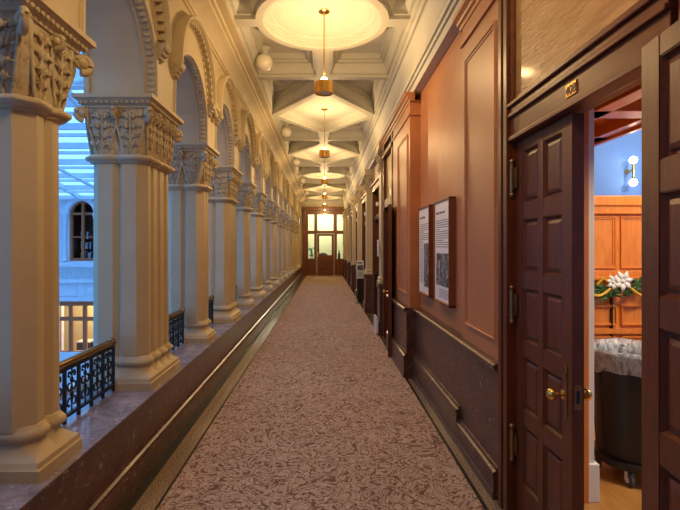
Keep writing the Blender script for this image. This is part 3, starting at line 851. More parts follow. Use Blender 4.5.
# beige pilasters with capitals, dark marble pedestals
def make_pilaster():
    t = bpy.data.objects.new('wall_pilaster', None); COL.objects.link(t)
    b = bmesh.new(); box(b, -.165, .06, -.19, .19, 0, .88, .006); box(b, -.19, .06, -.215, .215, 0, .26, .01); box(b, -.185, .06, -.21, .21, .85, .93, .012)
    obj('pedestal', b, 'marble', t)
    b = bmesh.new(); R = []
    for d, z in [(.02, .93), (.02, .97), (.0, .99), (.012, 1.01), (.0, 1.04), (-.015, 1.06), (-.015, 2.93), (0, 2.95), (-.01, 2.97)]:
        R.append([(x, y, z) for x, y in ((-.15-d, -.175-d), (.06, -.175-d), (.06, .175+d), (-.15-d, .175+d))])
    loft(b, R); obj('shaft', b, 'cream', t)
    b = bmesh.new()
    loft(b, [[(x, y, z) for x, y in ((-.14-d, -.165-d), (.06, -.165-d), (.06, .165+d), (-.14-d, .165+d))] for d, z in ((0, 2.95), (.005, 3.1), (.03, 3.25), (.04, 3.30))])
    for k in (-1, 0, 1): leaf(b, (-.145, k*.11, 2.97), (0, 1, 0), (-1, 0, 0), .12, .30, .05, .05, k)
    for s in (-1, 1):
        for k in (-.05,): leaf(b, (k, s*.168, 2.97), (1, 0, 0), (0, s, 0), .15, .30, .05, .05, 1)
        volute(b, (-.17, s*.19, 3.27), (-1, s, 0), .042)
    cp = obj('capital', b, 'carved', t, 60)
    b = bmesh.new(); box(b, -.20, .06, -.235, .235, 3.30, 3.34, .006); box(b, -.18, .06, -.215, .215, 3.34, 3.46, .006); obj('abacus', b, 'cream', t)
    return t
pp = None
for i, y in enumerate([8.40, 11.25, 14.25, 17.02, 19.8, 22.57, 24.85]):
    t = make_pilaster() if pp is None else copy_tree(pp); pp = pp or t
    t.location = (XW-.02, y, 0)
    tag(t, f'cream wall pilaster on a dark marble pedestal, {ORD[i]} along the right wall', 'pilaster', 'cream pilasters along the right wall')
# door units in the recesses
for i, (a, b_) in enumerate(niches[1:]):
    t = sroot('door_%d' % (i+4), f'dark mahogany doorway recessed between cream pilasters, {ORD[i]} on the right wall past the posters', 'door', (0, 0, 0))
    b = bmesh.new(); casing(b, a, a+.14, 0, 2.95, 1.10); casing(b, b_-.14, b_, 0, 2.95, 1.10)
    box(b, 1.09, 1.46, a, b_, 2.83, 2.96, .01); box(b, 1.06, 1.46, a-.02, b_+.02, 2.96, 3.02, .01); box(b, 1.14, 1.46, a, b_, 2.2, 2.3, .01)
    obj('casing', b, 'mahog', t)
    b = bmesh.new(); box(b, 1.36, 1.41, a+.14, b_-.14, 0.01, 2.2); w = (b_-a-.28)/2
    for s in range(2):
        for zz in (.25, 1.2): panel_ring(b, a+.22+s*w, a+.06+(s+1)*w, zz, zz+.8, .05, pl, 1.362, 1.345)
    lf = obj('leaf', b, 'darkred', t)
    b = bmesh.new(); lathe(b, [(0, 0), (.02, 0), (.01, -.03), (.028, -.05), (.02, -.07), (0, -.075)], (1.36, (a+b_)/2-.08, 1.0), 16, 'x'); obj('knob', b, 'brass', lf, 60)
    b = bmesh.new(); box(b, 1.38, 1.40, a+.14, b_-.14, 2.3, 2.83); obj('transom_panel', b, 'golden', t)
    if i in (0, 1, 2):
        b = bmesh.new(); box(b, 1.04, 1.10, a+.04, a+.08, 2.42, 2.46); box(b, 1.01, 1.05, a+.03, a+.10, 2.40, 2.48, .01); obj('exit_light', b, 'whiteplastic', t)
# notice and vent on the first pilaster
bm = bmesh.new(); box(bm, -.012, 0, -.09, .09, 0, .30, .003)
o = obj('wall_notice', bm, 'paper', None, None, (.973, 8.40, 1.42)); tag(o, 'small white notice fixed to the nearest cream pilaster on the right wall', 'sign')
b = bmesh.new(); 
for k in range(8): box(b, -.014, -.011, -.07, .07-.05*(k % 3 == 2), .04+.03*k, .052+.03*k)
obj('lettering', b, 'ink', o)
t = thing('wall_vent', 'pale slatted vent grille low on the wall by the floor past the open door leaf', 'vent', (.94, 8.45, .02))
b = bmesh.new()
for a, c, e, f in ((-.24, -.21, 0, .30), (.21, .24, 0, .30), (-.24, .24, 0, .03), (-.24, .24, .27, .30)): box(b, -.02, .008, a, c, e, f)
obj('frame', b, 'whiteplastic', t)
b = bmesh.new()
for k in range(9): box(b, -.014, 0, -.21, .21, .035+.027*k, .050+.027*k)
obj('slat', b, 'whiteplastic', t)

# sign stand
t = thing('sign_stand', 'black floor stand holding a printed notice board beside the carpet', 'sign stand', (.99, 13.0, 0))
b = bmesh.new(); lathe(b, [(0, 0), (.26, 0), (.26, .012), (.22, .03), (.05, .035), (.04, .06), (0, .06)], (0, 0, 0), 32); obj('foot', b, 'iron', t, 40)
b = bmesh.new(); box(b, -.065, .065, -.02, .02, .03, .78, .01); obj('post', b, 'iron', t)
b = bmesh.new(); box(b, -.10, .10, -.035, -.015, .70, 1.20, .004); bd = obj('board', b, 'paper', t)
b = bmesh.new(); box(b, -.08, .08, -.038, -.034, .93, 1.08); obj('photograph', b, 'print', bd)
b = bmesh.new()
for k in range(6): box(b, -.08, .08-.02*(k % 2), -.038, -.034, .74+k*.028, .752+k*.028)
box(b, -.08, .06, -.038, -.034, 1.12, 1.16); obj('lettering', b, 'ink', bd)
# black stanchion between pilasters
t = thing('stanchion_post', 'slim black stanchion post standing by the right wall near the notice stand', 'post', (1.04, 9.45, 0))
b = bmesh.new(); lathe(b, [(0, 0), (.13, 0), (.13, .012), (.03, .03), (0, .03)]); obj('foot', b, 'iron', t, 40)
b = bmesh.new(); lathe(b, [(.022, .02), (.022, .98), (.034, 1.0), (.034, 1.03), (0, 1.06)]); obj('post', b, 'iron', t, 40)

# ------------------------------------------------------------------ end wall
bm = bmesh.new()
zx = lambda px: (px-325)*25.2/460.0
zz = lambda py: CAM_Z+(246.5-py)*25.2/460.0
wl, wr = zx(302.5), zx(349.6)
box(bm, -1.95, wl, Y1, Y1+.2, 0, 4.45); box(bm, wr, 1.9, Y1, Y1+.2, 0, 4.45); box(bm, wl, wr, Y1, Y1+.2, zz(206.8), 4.45)
struct(obj('wall_end', bm, 'cream'))
bm = bmesh.new(); box(bm, -1.25, wl-.01, Y1-.03, Y1, .0, 1.03, .006); box(bm, -1.25, wl-.01, Y1-.05, Y1, 1.0, 1.06, .008); box(bm, -1.25, wl-.01, Y1-.05, Y1, 0, .22, .008)
struct(obj('baseboard_end', bm, 'marble'))
bm = bmesh.new(); box(bm, -1.3, .99, Y1-.08, Y1, 3.90, 4.02, .02); box(bm, -1.3, .99, Y1-.14, Y1, 4.02, 4.12, .02); struct(obj('trim_72', bm, 'ceil'))
E = sroot('door_10', 'glazed mahogany door with sidelights and transom filling the corridor end', 'door', (0, Y1, 0))
def grid_frame(bm, xs, zs, y0, y1): pass
gx = [(zx(308.2), zx(314.2)), (zx(317.4), zx(333.4)), (zx(337), zx(343))]
lowz, midz = (zz(258.7), zz(234)), (zz(230.6), zz(214.6))
bm = bmesh.new()
outer = [(wl, 0), (wr, 0), (wr, zz(206.8)), (wl, zz(206.8))]
dx0, dx1 = zx(316.8), zx(334.2)
hl = []
for a, b_ in gx: hl.append([(a, midz[0]), (b_, midz[0]), (b_, midz[1]), (a, midz[1])])
for a, b_ in (gx[0], gx[2]): hl.append([(a, lowz[0]), (b_, lowz[0]), (b_, lowz[1]), (a, lowz[1])])
outer = [(wl, 0), (dx0, 0), (dx0, zz(233.6)), (dx1, zz(233.6)), (dx1, 0), (wr, 0), (wr, zz(206.8)), (wl, zz(206.8))]
poly_prism(bm, outer, lambda u, v, d: (u, d, v), -.02, .08, hl)
for a, b_ in ((wl, wl+.16), (wr-.16, wr)): box(bm, a, b_, -.07, 0, 0, zz(206.8), .012)
box(bm, wl, wr, -.09, 0, zz(210.8), zz(206.8), .012); box(bm, wl+.16, wr-.16, -.05, -.01, zz(233.4), zz(231.2), .008)
obj('frame', bm, 'darkred', E)
bm = bmesh.new()
for a, b_ in (gx[0], gx[2]): panel_ring(bm, a-.05, b_+.05, .2, .85, .05, lambda u, v, d: (u, d, v), -.02, -.045)
obj('panel_moulding', bm, 'darkred', E)
bm = bmesh.new()
poly_prism(bm, [(dx0+.01, .01), (dx1-.01, .01), (dx1-.01, zz(233.8)), (dx0+.01, zz(233.8))], lambda u, v, d: (u, d, v), .0, .06,
           [[(zx(319.3), zz(255.2)), (zx(331.6), zz(255.2)), (zx(331.6), zz(236)), (zx(319.3), zz(236))]])
for zq in (.14, .40, .68): panel_ring(bm, dx0+.12, dx1-.12, zq, zq+.24, .04, lambda u, v, d: (u, d, v), 0, -.025)
dl = obj('door_leaf', bm, 'darkred', E)
bm = bmesh.new(); lathe(bm, [(0, 0), (.03, 0), (.012, -.03), (.03, -.05), (0, -.075)], (dx0+.07, 0, 1.0), 16, 'y'); box(bm, dx0+.04, dx0+.10, -.01, 0, 1.05, 1.3); obj('knob', bm, 'brass', dl, 60)
for a, b_, c, d in [(gx[0][0], gx[0][1], *midz), (gx[1][0], gx[1][1], *midz), (gx[2][0], gx[2][1], *midz), (gx[0][0], gx[0][1], *lowz), (gx[2][0], gx[2][1], *lowz), (zx(319.3), zx(331.6), zz(255.2), zz(236))]:
    bm = bmesh.new(); box(bm, a, b_, .028, .034, c, d); obj('pane', bm, 'glass', E)
bm = bmesh.new()
box(bm, zx(297)-.03, zx(297)+.05, Y1-.03, Y1, 1.52, 1.62, .005)
tag(obj('wall_switch', bm, 'iron'), 'small dark control switch on the end wall left of the glazed door, upper one', 'switch')
bm = bmesh.new(); box(bm, zx(297)-.03, zx(297)+.05, Y1-.03, Y1, 1.32, 1.42, .005)
tag(obj('wall_switch', bm, 'iron'), 'small dark control switch on the end wall left of the glazed door, lower one', 'switch')
# office behind
bm = bmesh.new()
box(bm, -2.6, 2.6, 29, 29.2, 0, 4); box(bm, -2.8, -2.6, Y1+.2, 29.2, 0, 4); box(bm, 2.6, 2.8, Y1+.2, 29.2, 0, 4); box(bm, -2.8, 2.8, Y1+.2, 29.2, 4, 4.2)
struct(obj('wall_office', bm, 'office')); bm = bmesh.new(); box(bm, -2.8, 2.8, Y1+.2, 29.2, -.1, 0); struct(obj('floor', bm, 'floorwood'))
t = thing('office_desk', 'wooden desk in the office behind the glazed end door', 'desk', (0, 27.2, 0))
b = bmesh.new(); box(b, -1.0, 1.1, -.35, .35, .72, .76, .005); obj('desktop', b, 'darkred', t)
for s in (-1, 1):
    for q in (-.3, .3): b = bmesh.new(); box(b, .05+s*.95-.03, .05+s*.95+.03, q-.03, q+.03, 0, .72); obj('leg', b, 'darkred', t)
t = thing('office_chair', 'dark rounded office chair seen through the end door glass', 'chair', (-.12, 26.4, 0))
b = bmesh.new(); sphere(b, (0, 0, 1.02), .30, 1, .35, .75); obj('backrest', b, 'skin_grey', t, 180)
b = bmesh.new(); box(b, -.25, .25, -.02, .45, .46, .54, .03); obj('seat', b, 'skin_grey', t)
b = bmesh.new(); tube(b, [(0, .2, .05), (0, .2, .47)], .03)
for k in range(5): tube(b, [(0, .2, .08), (.28*math.cos(k*2*PI/5), .2+.28*math.sin(k*2*PI/5), .03)], .02, 6)
obj('base', b, 'iron', t)
t = thing('potted_plant', 'leafy potted plant behind the left sidelight of the end door', 'plant', (-.80, 27.2, .76))
b = bmesh.new(); lathe(b, [(0, 0), (.10, 0), (.14, .25), (.12, .25), (0, .22)]); obj('pot', b, 'whiteplastic', t, 50)
b = bmesh.new()
for k in range(26):
    a = random.uniform(0, 2*PI); r = random.uniform(.02, .17); sphere(b, (r*math.cos(a), r*math.sin(a), random.uniform(.28, .75)), .06, 1, 1, .7, 8, 6)
obj('foliage', b, 'teal', t, 180)
t = thing('dark_bottle', 'tall dark bottle behind the right sidelight of the end door', 'bottle', (.83, 27.2, .76))
b = bmesh.new(); lathe(b, [(0, 0), (.07, 0), (.08, .02), (.08, .38), (.03, .5), (.03, .62), (0, .62)]); obj('body', b, 'iron', t, 50)

# ------------------------------------------------------------------ corridor back end
wallbox('wall_back', Y0-.2, Y0, 0, 4.45, -1.9, 'cream', 1.9)

# ------------------------------------------------------------------ room behind door 408
rY0, rY1, rX1 = .2, 5.1, 5.6
bm = bmesh.new(); box(bm, 1.2, rX1, .1, 5.4, -.12, 0.0); struct(obj('floor', bm, 'floorwood'))
bm = bmesh.new(); box(bm, 1.36, rX1, 4.62, 4.8, 0, 4.3); struct(obj('wall_room', bm, 'blue'))
bm = bmesh.new(); box(bm, rX1, rX1+.2, rY0, 4.8, 0, 4.3); box(bm, 1.36, rX1, rY0-.2, rY0, 0, 4.3); struct(obj('wall_room', bm, 'blue'))
bm = bmesh.new(); box(bm, 1.36, rX1+.2, rY0-.2, 4.8, 4.3, 4.4); struct(obj('ceiling_room', bm, 'white'))
# low timber soffit inside the entrance
SX = 2.36; SZ = 2.50
bm = bmesh.new(); box(bm, 1.36, SX, rY0, 4.62, SZ+.09, SZ+.16)
n = 7
for k in range(n):
    y = rY0+(4.62-rY0)*(k)/(n-1); box(bm, 1.36, SX, max(rY0, y-.09), min(4.62, y+.09), SZ, SZ+.1, .006)
for x in (1.36, 1.80, SX-.12): box(bm, x, x+.12, rY0, 4.62, SZ, SZ+.1, .006)
box(bm, SX-.02, SX+.03, rY0, 4.62, SZ-.02, SZ+.2, .01)
struct(obj('trim_73', bm, 'orangewood'))
# white partition just inside
bm = bmesh.new(); box(bm, 1.36, 1.695, 2.90, 3.02, 0, SZ); struct(obj('wall_partition', bm, 'white'))
bm = bmesh.new(); box(bm, 1.60, 1.715, 2.87, 3.05, 0, .24, .008); struct(obj('baseboard_partition', bm, 'white'))
bm = bmesh.new(); box(bm, 1.60, 1.690, 2.885, 2.902, .2, SZ, .005); struct(obj('trim_74', bm, 'white'))
bm = bmesh.new(); box(bm, 1.40, 1.642, 2.86, 2.884, 0, SZ, .004); struct(obj('trim_77', bm, 'orangewood'))
# oak panelling on the room wall
bm = bmesh.new()
box(bm, 1.7, 4.6, 4.56, 4.62, 0, 2.10)
box(bm, 1.7, 4.6, 4.50, 4.60, 2.0, 2.10, .012); box(bm, 1.7, 4.6, 4.52, 4.60, 1.92, 2.0, .01)
box(bm, 1.7, 4.6, 4.50, 4.60, 1.27, 1.31, .008); box(bm, 1.7, 4.6, 4.53, 4.60, 1.31, 1.36, .006)
pn = struct(obj('wall_room_panelling', bm, 'orangewood'))
bm = bmesh.new(); q = lambda u, v, d: (u, d, v)
for k in range(5):
    x = 1.76+k*.58
    panel_ring(bm, x+.02+.55-.0, x+.02+1.09, 1.38, 1.90, .03, q, 4.562, 4.54) if False else None
    panel_ring(bm, x, x+.54, 1.38, 1.90, .03, q, 4.562, 4.54)
    panel_ring(bm, x, x+.54, .82, 1.02, .03, q, 4.562, 4.53)
    panel_ring(bm, x, x+.54, .15, .72, .04, q, 4.562, 4.53)
box(bm, 1.7, 4.6, 4.52, 4.57, .74, .79, .006)
obj('panel_moulding', bm, 'orangewood', pn)
bm = bmesh.new(); box(bm, 2.824, 2.832, 4.525, 4.57, 0, 1.12); obj('panel_joint', bm, 'black', pn)
# garland
t = thing('flower_garland', 'garland of greenery with white blooms and yellow ribbon along the oak panelling', 'garland', (2.84, 4.46, 1.22))
b = bmesh.new()
for k in range(420):
    x = random.uniform(-.5, .75); sag = -.05*math.sin((x+.5)*5)
    a = random.uniform(0, 2*PI); l = random.uniform(.04, .075); c = Vector((x, random.uniform(-.05, .01), sag+random.gauss(0, .04)))
    d = Vector((math.cos(a), -.4, math.sin(a))).normalized(); s = d.cross(Vector((0, 1, 0))).normalized()*.014
    p = [c-d*l*.5, c+s, c+d*l, c-s]; vs = [b.verts.new(v) for v in p]; top = b.verts.new(c+Vector((0, -.012, 0)))
    for i in range(4): b.faces.new((vs[i], vs[(i+1) % 4], top))
obj('greenery', b, 'green', t)
for x, z, r in ((0.0, .05, .075), (-.09, .04, .055), (.42, .03, .065)):
    b = bmesh.new()
    for k in range(7):
        a = k*2*PI/7+.2; dd = Vector((math.cos(a), 0, math.sin(a))); sd = Vector((-dd.z, 0, dd.x)); c0 = Vector((x, -.065, z))
        ps = [c0, c0+dd*r*.75+sd*r*.34+Vector((0, -.02, 0)), c0+dd*r*1.45+Vector((0, -.005, 0)), c0+dd*r*.75-sd*r*.34+Vector((0, -.02, 0))]; bk = [p+Vector((0, .008, 0)) for p in ps]
        loft(b, [[tuple(p) for p in ps], [tuple(p) for p in bk]])
    sphere(b, (x, -.075, z), r*.25, u=10, v=6); obj('flower', b, 'petal', t, 180)
for cx, s in ((-.24, 1), (.20, 1), (.55, 1)):
    b = bmesh.new(); pts = [(cx-.12+.24*q/10, -.075, -.02-.07*math.sin(PI*q/10)) for q in range(11)]; tube(b, pts, .013, 8); tube(b, [(cx, -.07, .02), (cx+.05, -.08, .08), (cx+.09, -.07, .05)], .012, 6); obj('ribbon', b, 'yellow', t, 60)
# sconce
t = thing('wall_sconce', 'lit twin globe wall sconce on the blue wall of the room', 'wall lamp', (3.03, 4.62, 2.35))
b = bmesh.new(); lathe(b, [(0, 0), (.025, 0), (.025, -.015), (.010, -.03), (.008, -.10), (0, -.10)], (0, 0, 0), 20, 'y'); tube(b, [(0, -.10, -.13), (0, -.10, .06)], .012, 8); obj('bracket', b, 'brass', t, 50)
for z in (.10, -.12):
    b = bmesh.new(); sphere(b, (0, -.10, z), .036); obj('globe', b, 'sconce', t, 180)

# trash bin
BX, BY = 2.19, 3.25
t = thing('waste_bin', 'large round grey waste bin with a clear liner on a wheeled dolly inside the room', 'bin', (BX, BY, 0))
b = bmesh.new(); lathe(b, [(0, .13), (.225, .13), (.235, .16), (.272, .74), (.277, .80), (.292, .805), (.297, .835), (.285, .86), (.272, .86), (.268, .80), (.225, .20), (0, .19)], seg=48); bb = obj('body', b, 'bin', t, 40)
b = bmesh.new()
for a in range(0, 360, 30):
    r = math.radians(a+8); tube(b, [(.236*math.cos(r), .236*math.sin(r), .18), (.273*math.cos(r), .273*math.sin(r), .74)], .005, 6)
obj('rib', b, 'bin', bb)
b = bmesh.new(); rr = math.radians(250); 
box(b, .03, .11, -.315, -.27, .66, .72, .01); obj('handle', b, 'bin', bb)
b = bmesh.new(); rings = []
sg = 72
for j, (r, z) in enumerate([(.17, .50), (.22, .66), (.250, .80), (.270, .885), (.300, .892), (.312, .86), (.312, .80), (.304, .745)]):
    ringp = []
    for i in range(sg):
        a = 2*PI*i/sg; w = (.005*math.sin(a*17+j)+.004*math.sin(a*29+2*j))*(2.0 if j < 2 else .8)
        ringp.append(((r+w)*math.cos(a), (r+w)*math.sin(a), z+(.012*math.sin(a*5+1)+.008*math.sin(a*11))*(1 if j in (0, 7) else .35)))
    rings.append(ringp)
loft(b, rings, False, False); obj('liner', b, 'liner', t, 180)
b = bmesh.new(); lathe(b, [(0, .095), (.25, .095), (.262, .105), (.262, .145), (.24, .15), (0, .14)], seg=40); dl = obj('dolly', b, 'bin', t, 40)
for k in range(5):
    a = math.radians(228+72*k); cx, cy = .235*math.cos(a), .235*math.sin(a)
    b = bmesh.new(); lathe(b, [(0, -.014), (.036, -.014), (.048, -.009), (.048, .009), (.032, .014), (0, .014)], (cx, cy, .042), 20, 'x'); w = obj('caster', b, 'skin_grey', dl, 50)
    b = bmesh.new(); lathe(b, [(0, -.018), (.022, -.018), (.022, .018), (0, .018)], (cx, cy, .042), 16, 'x'); box(b, cx-.022, cx-.018, cy-.014, cy+.014, .04, .10); box(b, cx+.018, cx+.022, cy-.014, cy+.014, .04, .10); obj('caster_fork', b, 'whiteplastic', dl)

# ------------------------------------------------------------------ atrium beyond the arcade
AY = 19.0
ax = lambda px: (px-325)*AY/460.0
az = lambda py: CAM_Z+(246.5-py)*AY/460.0
bm = bmesh.new()
wx0, wx1 = -14.0, -2.2
holes2 = []; sp = 2.05; cx0 = ax(81.5)
cxs = [cx0+sp*k for k in range(-1, 4)]
ztop, zbot, rr = az(213.5), az(261), .52
for c in cxs:
    h = [(c-rr, zbot), (c+rr, zbot)]+[(c+rr*math.cos(PI*k/16), ztop+rr*math.sin(PI*k/16)) for k in range(17)]
    holes2.append(h)
lw0, lw1 = az(352), az(301)
poly_prism(bm, [(wx0, -6), (wx0, lw0-.6), (wx0, lw1), (wx0, az(196)), (wx1, az(196)), (wx1, lw1), (wx1, -6)][0:1]+[(wx1, -6), (wx1, az(196)), (wx0, az(196))], lambda u, v, d: (u, d, v), AY, AY+.35,
           holes2+[[(c-.92, lw0), (c+.92, lw0), (c+.92, lw1), (c-.92, lw1)] for c in cxs])
struct(obj('wall_atrium', bm, 'outstone'))
bm = bmesh.new()
for c in cxs:
    rings = []
    for r, d in ((rr, -.0), (rr, -.06), (rr+.05, -.08), (rr+.10, -.06), (rr+.14, -.09), (rr+.18, -.09), (rr+.18, 0)): pass
    prof = [(rr, 0), (rr, -.06), (rr+.05, -.08), (rr+.10, -.06), (rr+.14, -.09), (rr+.18, -.09), (rr+.18, 0)]
    loft(bm, [[(c+r*math.cos(a), AY+d, ztop+r*math.sin(a)) for r, d in prof] for a in [PI*k/20 for k in range(21)]])
    for s in (-1, 1):
        x = c+s*(rr+.13)
        lathe(bm, [(.11, zbot), (.11, zbot+.1), (.075, zbot+.14), (.07, ztop-.45), (.085, ztop-.42), (.085, ztop-.38), (.13, ztop-.1), (.16, ztop-.06), (.16, ztop)], (x, AY-.08, 0), 16)
for z0_, z1_, d in ((az(267), az(262), -.20), (az(283), az(279), -.12), (az(301), az(297), -.16), (az(200), az(196), -.22)): box(bm, wx0, wx1, AY+d, AY, z0_, z1_, .01)
for k in range(150):
    x = wx0+.08*k
    if x > wx1: break
    box(bm, x, x+.045, AY-.10, AY, az(276), az(271))
for c in cxs:
    panel_ring(bm, c-.95, c-.15, az(296), az(285), .04, lambda u, v, d: (u, d, v), AY, AY-.05)
    u0, u1, v0, v1 = c+.12, c+.62, az(297), az(284)
    panel_ring(bm, u0, u1, v0, v1, .04, lambda u, v, d: (u, d, v), AY, AY-.05)
    for sgn in (0, 1):
        tube(bm, [(u0, AY-.03, v0 if sgn else v1), (u1, AY-.03, v1 if sgn else v0)], .03, 6)
    lathe(bm, [(0, -.05), (.12, -.05), (.12, 0)], ((u0+u1)/2, AY, (v0+v1)/2), 16, 'y')
struct(obj('trim_75', bm, 'outstone', None, 40))
for i, c in enumerate(cxs):
    t = sroot('window_%d' % (i+1), 'arched dark wooden window across the atrium', 'window', (c, AY+.12, 0))
    b = bmesh.new()
    prof = [(rr+.01, 0), (rr+.01, .08), (rr-.07, .08), (rr-.07, 0)]
    loft(b, [[(r*math.cos(a), d, ztop+r*math.sin(a)) for r, d in prof] for a in [PI*k/20 for k in range(21)]])
    for s in (-1, 1): box(b, s*(rr-.03)-.06, s*(rr-.03)+.06, -.03, .08, zbot, ztop)
    box(b, -.055, .055, -.03, .08, zbot, ztop+rr-.03); box(b, -rr, rr, 0, .08, zbot, zbot+.12); box(b, -rr, rr, 0, .08, ztop-.05, ztop+.05); box(b, -rr, rr, 0, .08, ztop-1.0, ztop-.94)
    obj('frame', b, 'redwood', t)
    b = bmesh.new(); box(b, -rr, rr, .1, .9, zbot-.02, zbot); box(b, -rr, rr, .9, .95, zbot-.1, ztop+rr)
    box(b, -rr-.05, -rr, .1, .95, zbot, ztop+rr); box(b, rr, rr+.05, .1, .95, zbot, ztop+rr); box(b, -rr, rr, .1, .95, ztop+rr+.02, ztop+rr+.06)
    obj('alcove', b, 'mahog', t)
    if i in (1, 2):
        for s in range(3):
            z = zbot+.08+s*.42
            sh = bmesh.new(); box(sh, c-.45, c+.05, AY+.75, AY+.95, z-.03, z); tag(obj('book_shelf', sh, 'mahog'), f'dark bookshelf board behind the arched atrium window, {["lowest","middle","highest"][s]} board, {"nearer the pier" if i==2 else "at the left pier edge"}', 'shelf')
            x = c-.43
            while x < c:
                w = random.uniform(.035, .06); h = random.uniform(.22, .33)
                bk = bmesh.new(); box(bk, x, x+w-.005, AY+.76, AY+.92, z, z+h)
                tag(obj('book', bk, random.choice(['skin_grey', 'paper', 'mahog', 'frame'])), f'book upright on the {["lowest","middle","highest"][s]} shelf behind the arched atrium window {"nearer the pier" if i==2 else "at the left"}', 'book', f'books on the {["lowest","middle","highest"][s]} board of atrium bookcase {"nearer the pier" if i==2 else "at the left"}')
                x += w
# lower glazed office front
for i, c in enumerate(cxs):
    t = sroot('window_%d' % (i+11), 'wooden glazed partition with lit office on the atrium storey below', 'window', (c, AY+.05, 0))
    b = bmesh.new(); hs = []
    xs_ = [(-.90, -.56), (-.39, .02), (.19, .60), (.72, .90)]
    zs_ = [(az(317), az(306)), (az(351), az(321))]
    for xa, xb in xs_:
        for za, zb in zs_: hs.append([(xa, za), (xb, za), (xb, zb), (xa, zb)])
    poly_prism(b, [(-.93, lw0-.01), (.93, lw0-.01), (.93, lw1+.01), (-.93, lw1+.01)], lambda u, v, d: (u, d, v), 0, .08, hs)
    obj('frame', b, 'redwood', t)
bm = bmesh.new(); box(bm, wx0, wx1, AY+2.6, AY+2.8, -6, lw1+.6); M['buff'] = plaster('buff_wall', (.75, .62, .36), (.8, .67, .4)); struct(obj('wall_lower_office', bm, 'buff'))
bm = bmesh.new(); box(bm, wx0, wx1, AY+.35, AY+2.6, lw1+.35, lw1+.45); struct(obj('ceiling_lower_office', bm, 'buff'))
bm = bmesh.new(); box(bm, wx0, wx1, AY+.35, AY+2.6, lw0-.9, lw0-.8); struct(obj('floor', bm, 'floorwood'))
for k, x in enumerate((ax(84)+.1, ax(76)-.3)):
    t = thing('office_desk', f'desk with papers in the lit office below the atrium arches, {["nearer the pier","further left"][k]}', 'desk', (x, AY+1.4, lw0-.8))
    b = bmesh.new(); box(b, -.3, .3, -.3, .3, .95, 1.0); obj('desktop', b, 'whiteplastic', t)
    b = bmesh.new(); box(b, -.28, .28, -.28, .28, 0, .95); obj('pedestal', b, 'skin_grey', t)
# skylight over the far part of the atrium and gable above it
GY, GZ = 11.0, CAM_Z+(246.5-88)*11.0/460.0
bm = bmesh.new()
def sky(y): return az(196)+(GZ-az(196))*(AY-y)/(AY-GY)
yy = AY
k = 0
while yy > GY:
    z = sky(yy); th = .16 if k % 2 == 0 else .07
    box(bm, wx0, wx1, yy-.06, yy+.06, z-th, z+.02); yy -= .62; k += 1
for x in [wx0+3.9*j for j in range(4)]:
    loft(bm, [[(x-.05, y, sky(y)+a) for y, a in ((AY, -.16), (AY, .02))]+[(x+.05, y, sky(y)+a) for y, a in ((AY, .02), (AY, -.16))],
              [(x-.05, GY, GZ-.16), (x-.05, GY, GZ+.02), (x+.05, GY, GZ+.02), (x+.05, GY, GZ-.16)]])
for j in range(3): tube(bm, [(wx0+1+j*3.4, GY+.5, GZ-.3), (wx0+j*2.2+3.2, AY-1.5, sky(AY-1.5)-.25)], .06, 6)
struct(obj('trim_76', bm, 'outstone'))
bm = bmesh.new()
gh = CAM_Z+(246.5-74)*GY/460.0+.02; gx_ = (81-325)*GY/460.0
poly_prism(bm, [(wx0, GZ), (wx1+.1, GZ), (wx1+.1, 9), (wx0, 9)], lambda u, v, d: (u, d, v), GY-.15, GY+.15)
lathe(bm, [(.30, GY-.15), (.30, GY-.20), (.26, GY-.22), (.24, GY-.16), (.22, GY-.15)], (gx_, 0, gh), 32, 'y', False)
struct(obj('wall_gable', bm, 'outstone', None, 30))
bm = bmesh.new(); box(bm, wx0-.2, wx0, Y0-4, AY+3, -6, 9); box(bm, wx0, wx1, Y0-4.2, Y0-4, -6, 9)
struct(obj('wall_atrium', bm, 'outstone'))
bm = bmesh.new(); box(bm, wx0, XLB, Y0-4, AY+3, -6.2, -6); struct(obj('floor', bm, 'marble_top'))
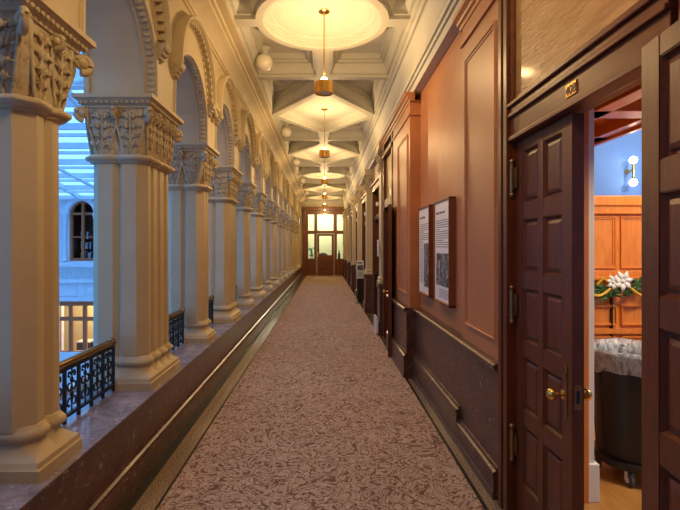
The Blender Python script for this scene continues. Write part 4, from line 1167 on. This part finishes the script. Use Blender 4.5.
bm = bmesh.new(); box(bm, -2.2, -1.95, AY, Y1+.3, -6, 9); struct(obj('wall_atrium', bm, 'outstone'))
bm = bmesh.new(); box(bm, XLB-.02, XL-.05, Y0-4, Y1+.3, 4.4, 9); struct(obj('wall_atrium', bm, 'outstone'))
bm = bmesh.new(); box(bm, wx0, XLB-.02, Y0-4.2, -2.5, 7.6, 7.9); struct(obj('added_sky_blocker', bm, 'outstone'))  # unseen roof added to cut sky light over the near atrium

# ------------------------------------------------------------------ lights
def area(name, loc, rot, sx, sy, e, col):
    l = bpy.data.lights.new(name, 'AREA'); l.shape = 'RECTANGLE'; l.size = sx; l.size_y = sy; l.energy = e; l.color = col
    o = bpy.data.objects.new(name, l); COL.objects.link(o); o.location = loc; o.rotation_euler = rot; return o
def point(name, loc, e, col, r=.1):
    l = bpy.data.lights.new(name, 'POINT'); l.energy = e; l.color = col; l.shadow_soft_size = r
    o = bpy.data.objects.new(name, l); COL.objects.link(o); o.location = loc; return o
point('room_lamp', (3.4, 2.2, 3.2), 260, (1, .86, .66), .25)
point('sconce_light', (3.03, 4.30, 2.35), 3, (1, .85, .6), .05)
point('office_lamp', (0, 27.5, 3.6), 240, (1, .93, .70), .2)
for c in cxs[1:3]: point('lower_office_lamp', (c, AY+1.6, lw1-.1), 90, (1, .86, .5), .15)

w = bpy.data.worlds.new('World'); bpy.context.scene.world = w; w.use_nodes = True
bg = w.node_tree.nodes['Background']; bg.inputs['Color'].default_value = (.17, .47, 1.0, 1); bg.inputs['Strength'].default_value = 2.5

# ------------------------------------------------------------------ camera
cam = bpy.data.cameras.new('Camera'); co = bpy.data.objects.new('Camera', cam); COL.objects.link(co)
co.location = (0, 0, CAM_Z); co.rotation_euler = (PI/2, 0, 0)
cam.sensor_width = 36; cam.lens = 460/680*36; cam.shift_x = 15/680; cam.shift_y = -8.5/680
cam.clip_start = .02; cam.clip_end = 200
sc = bpy.context.scene; sc.camera = co
sc.view_settings.view_transform = 'Standard'; sc.view_settings.look = 'None'; sc.view_settings.exposure = .12; sc.view_settings.gamma = 1
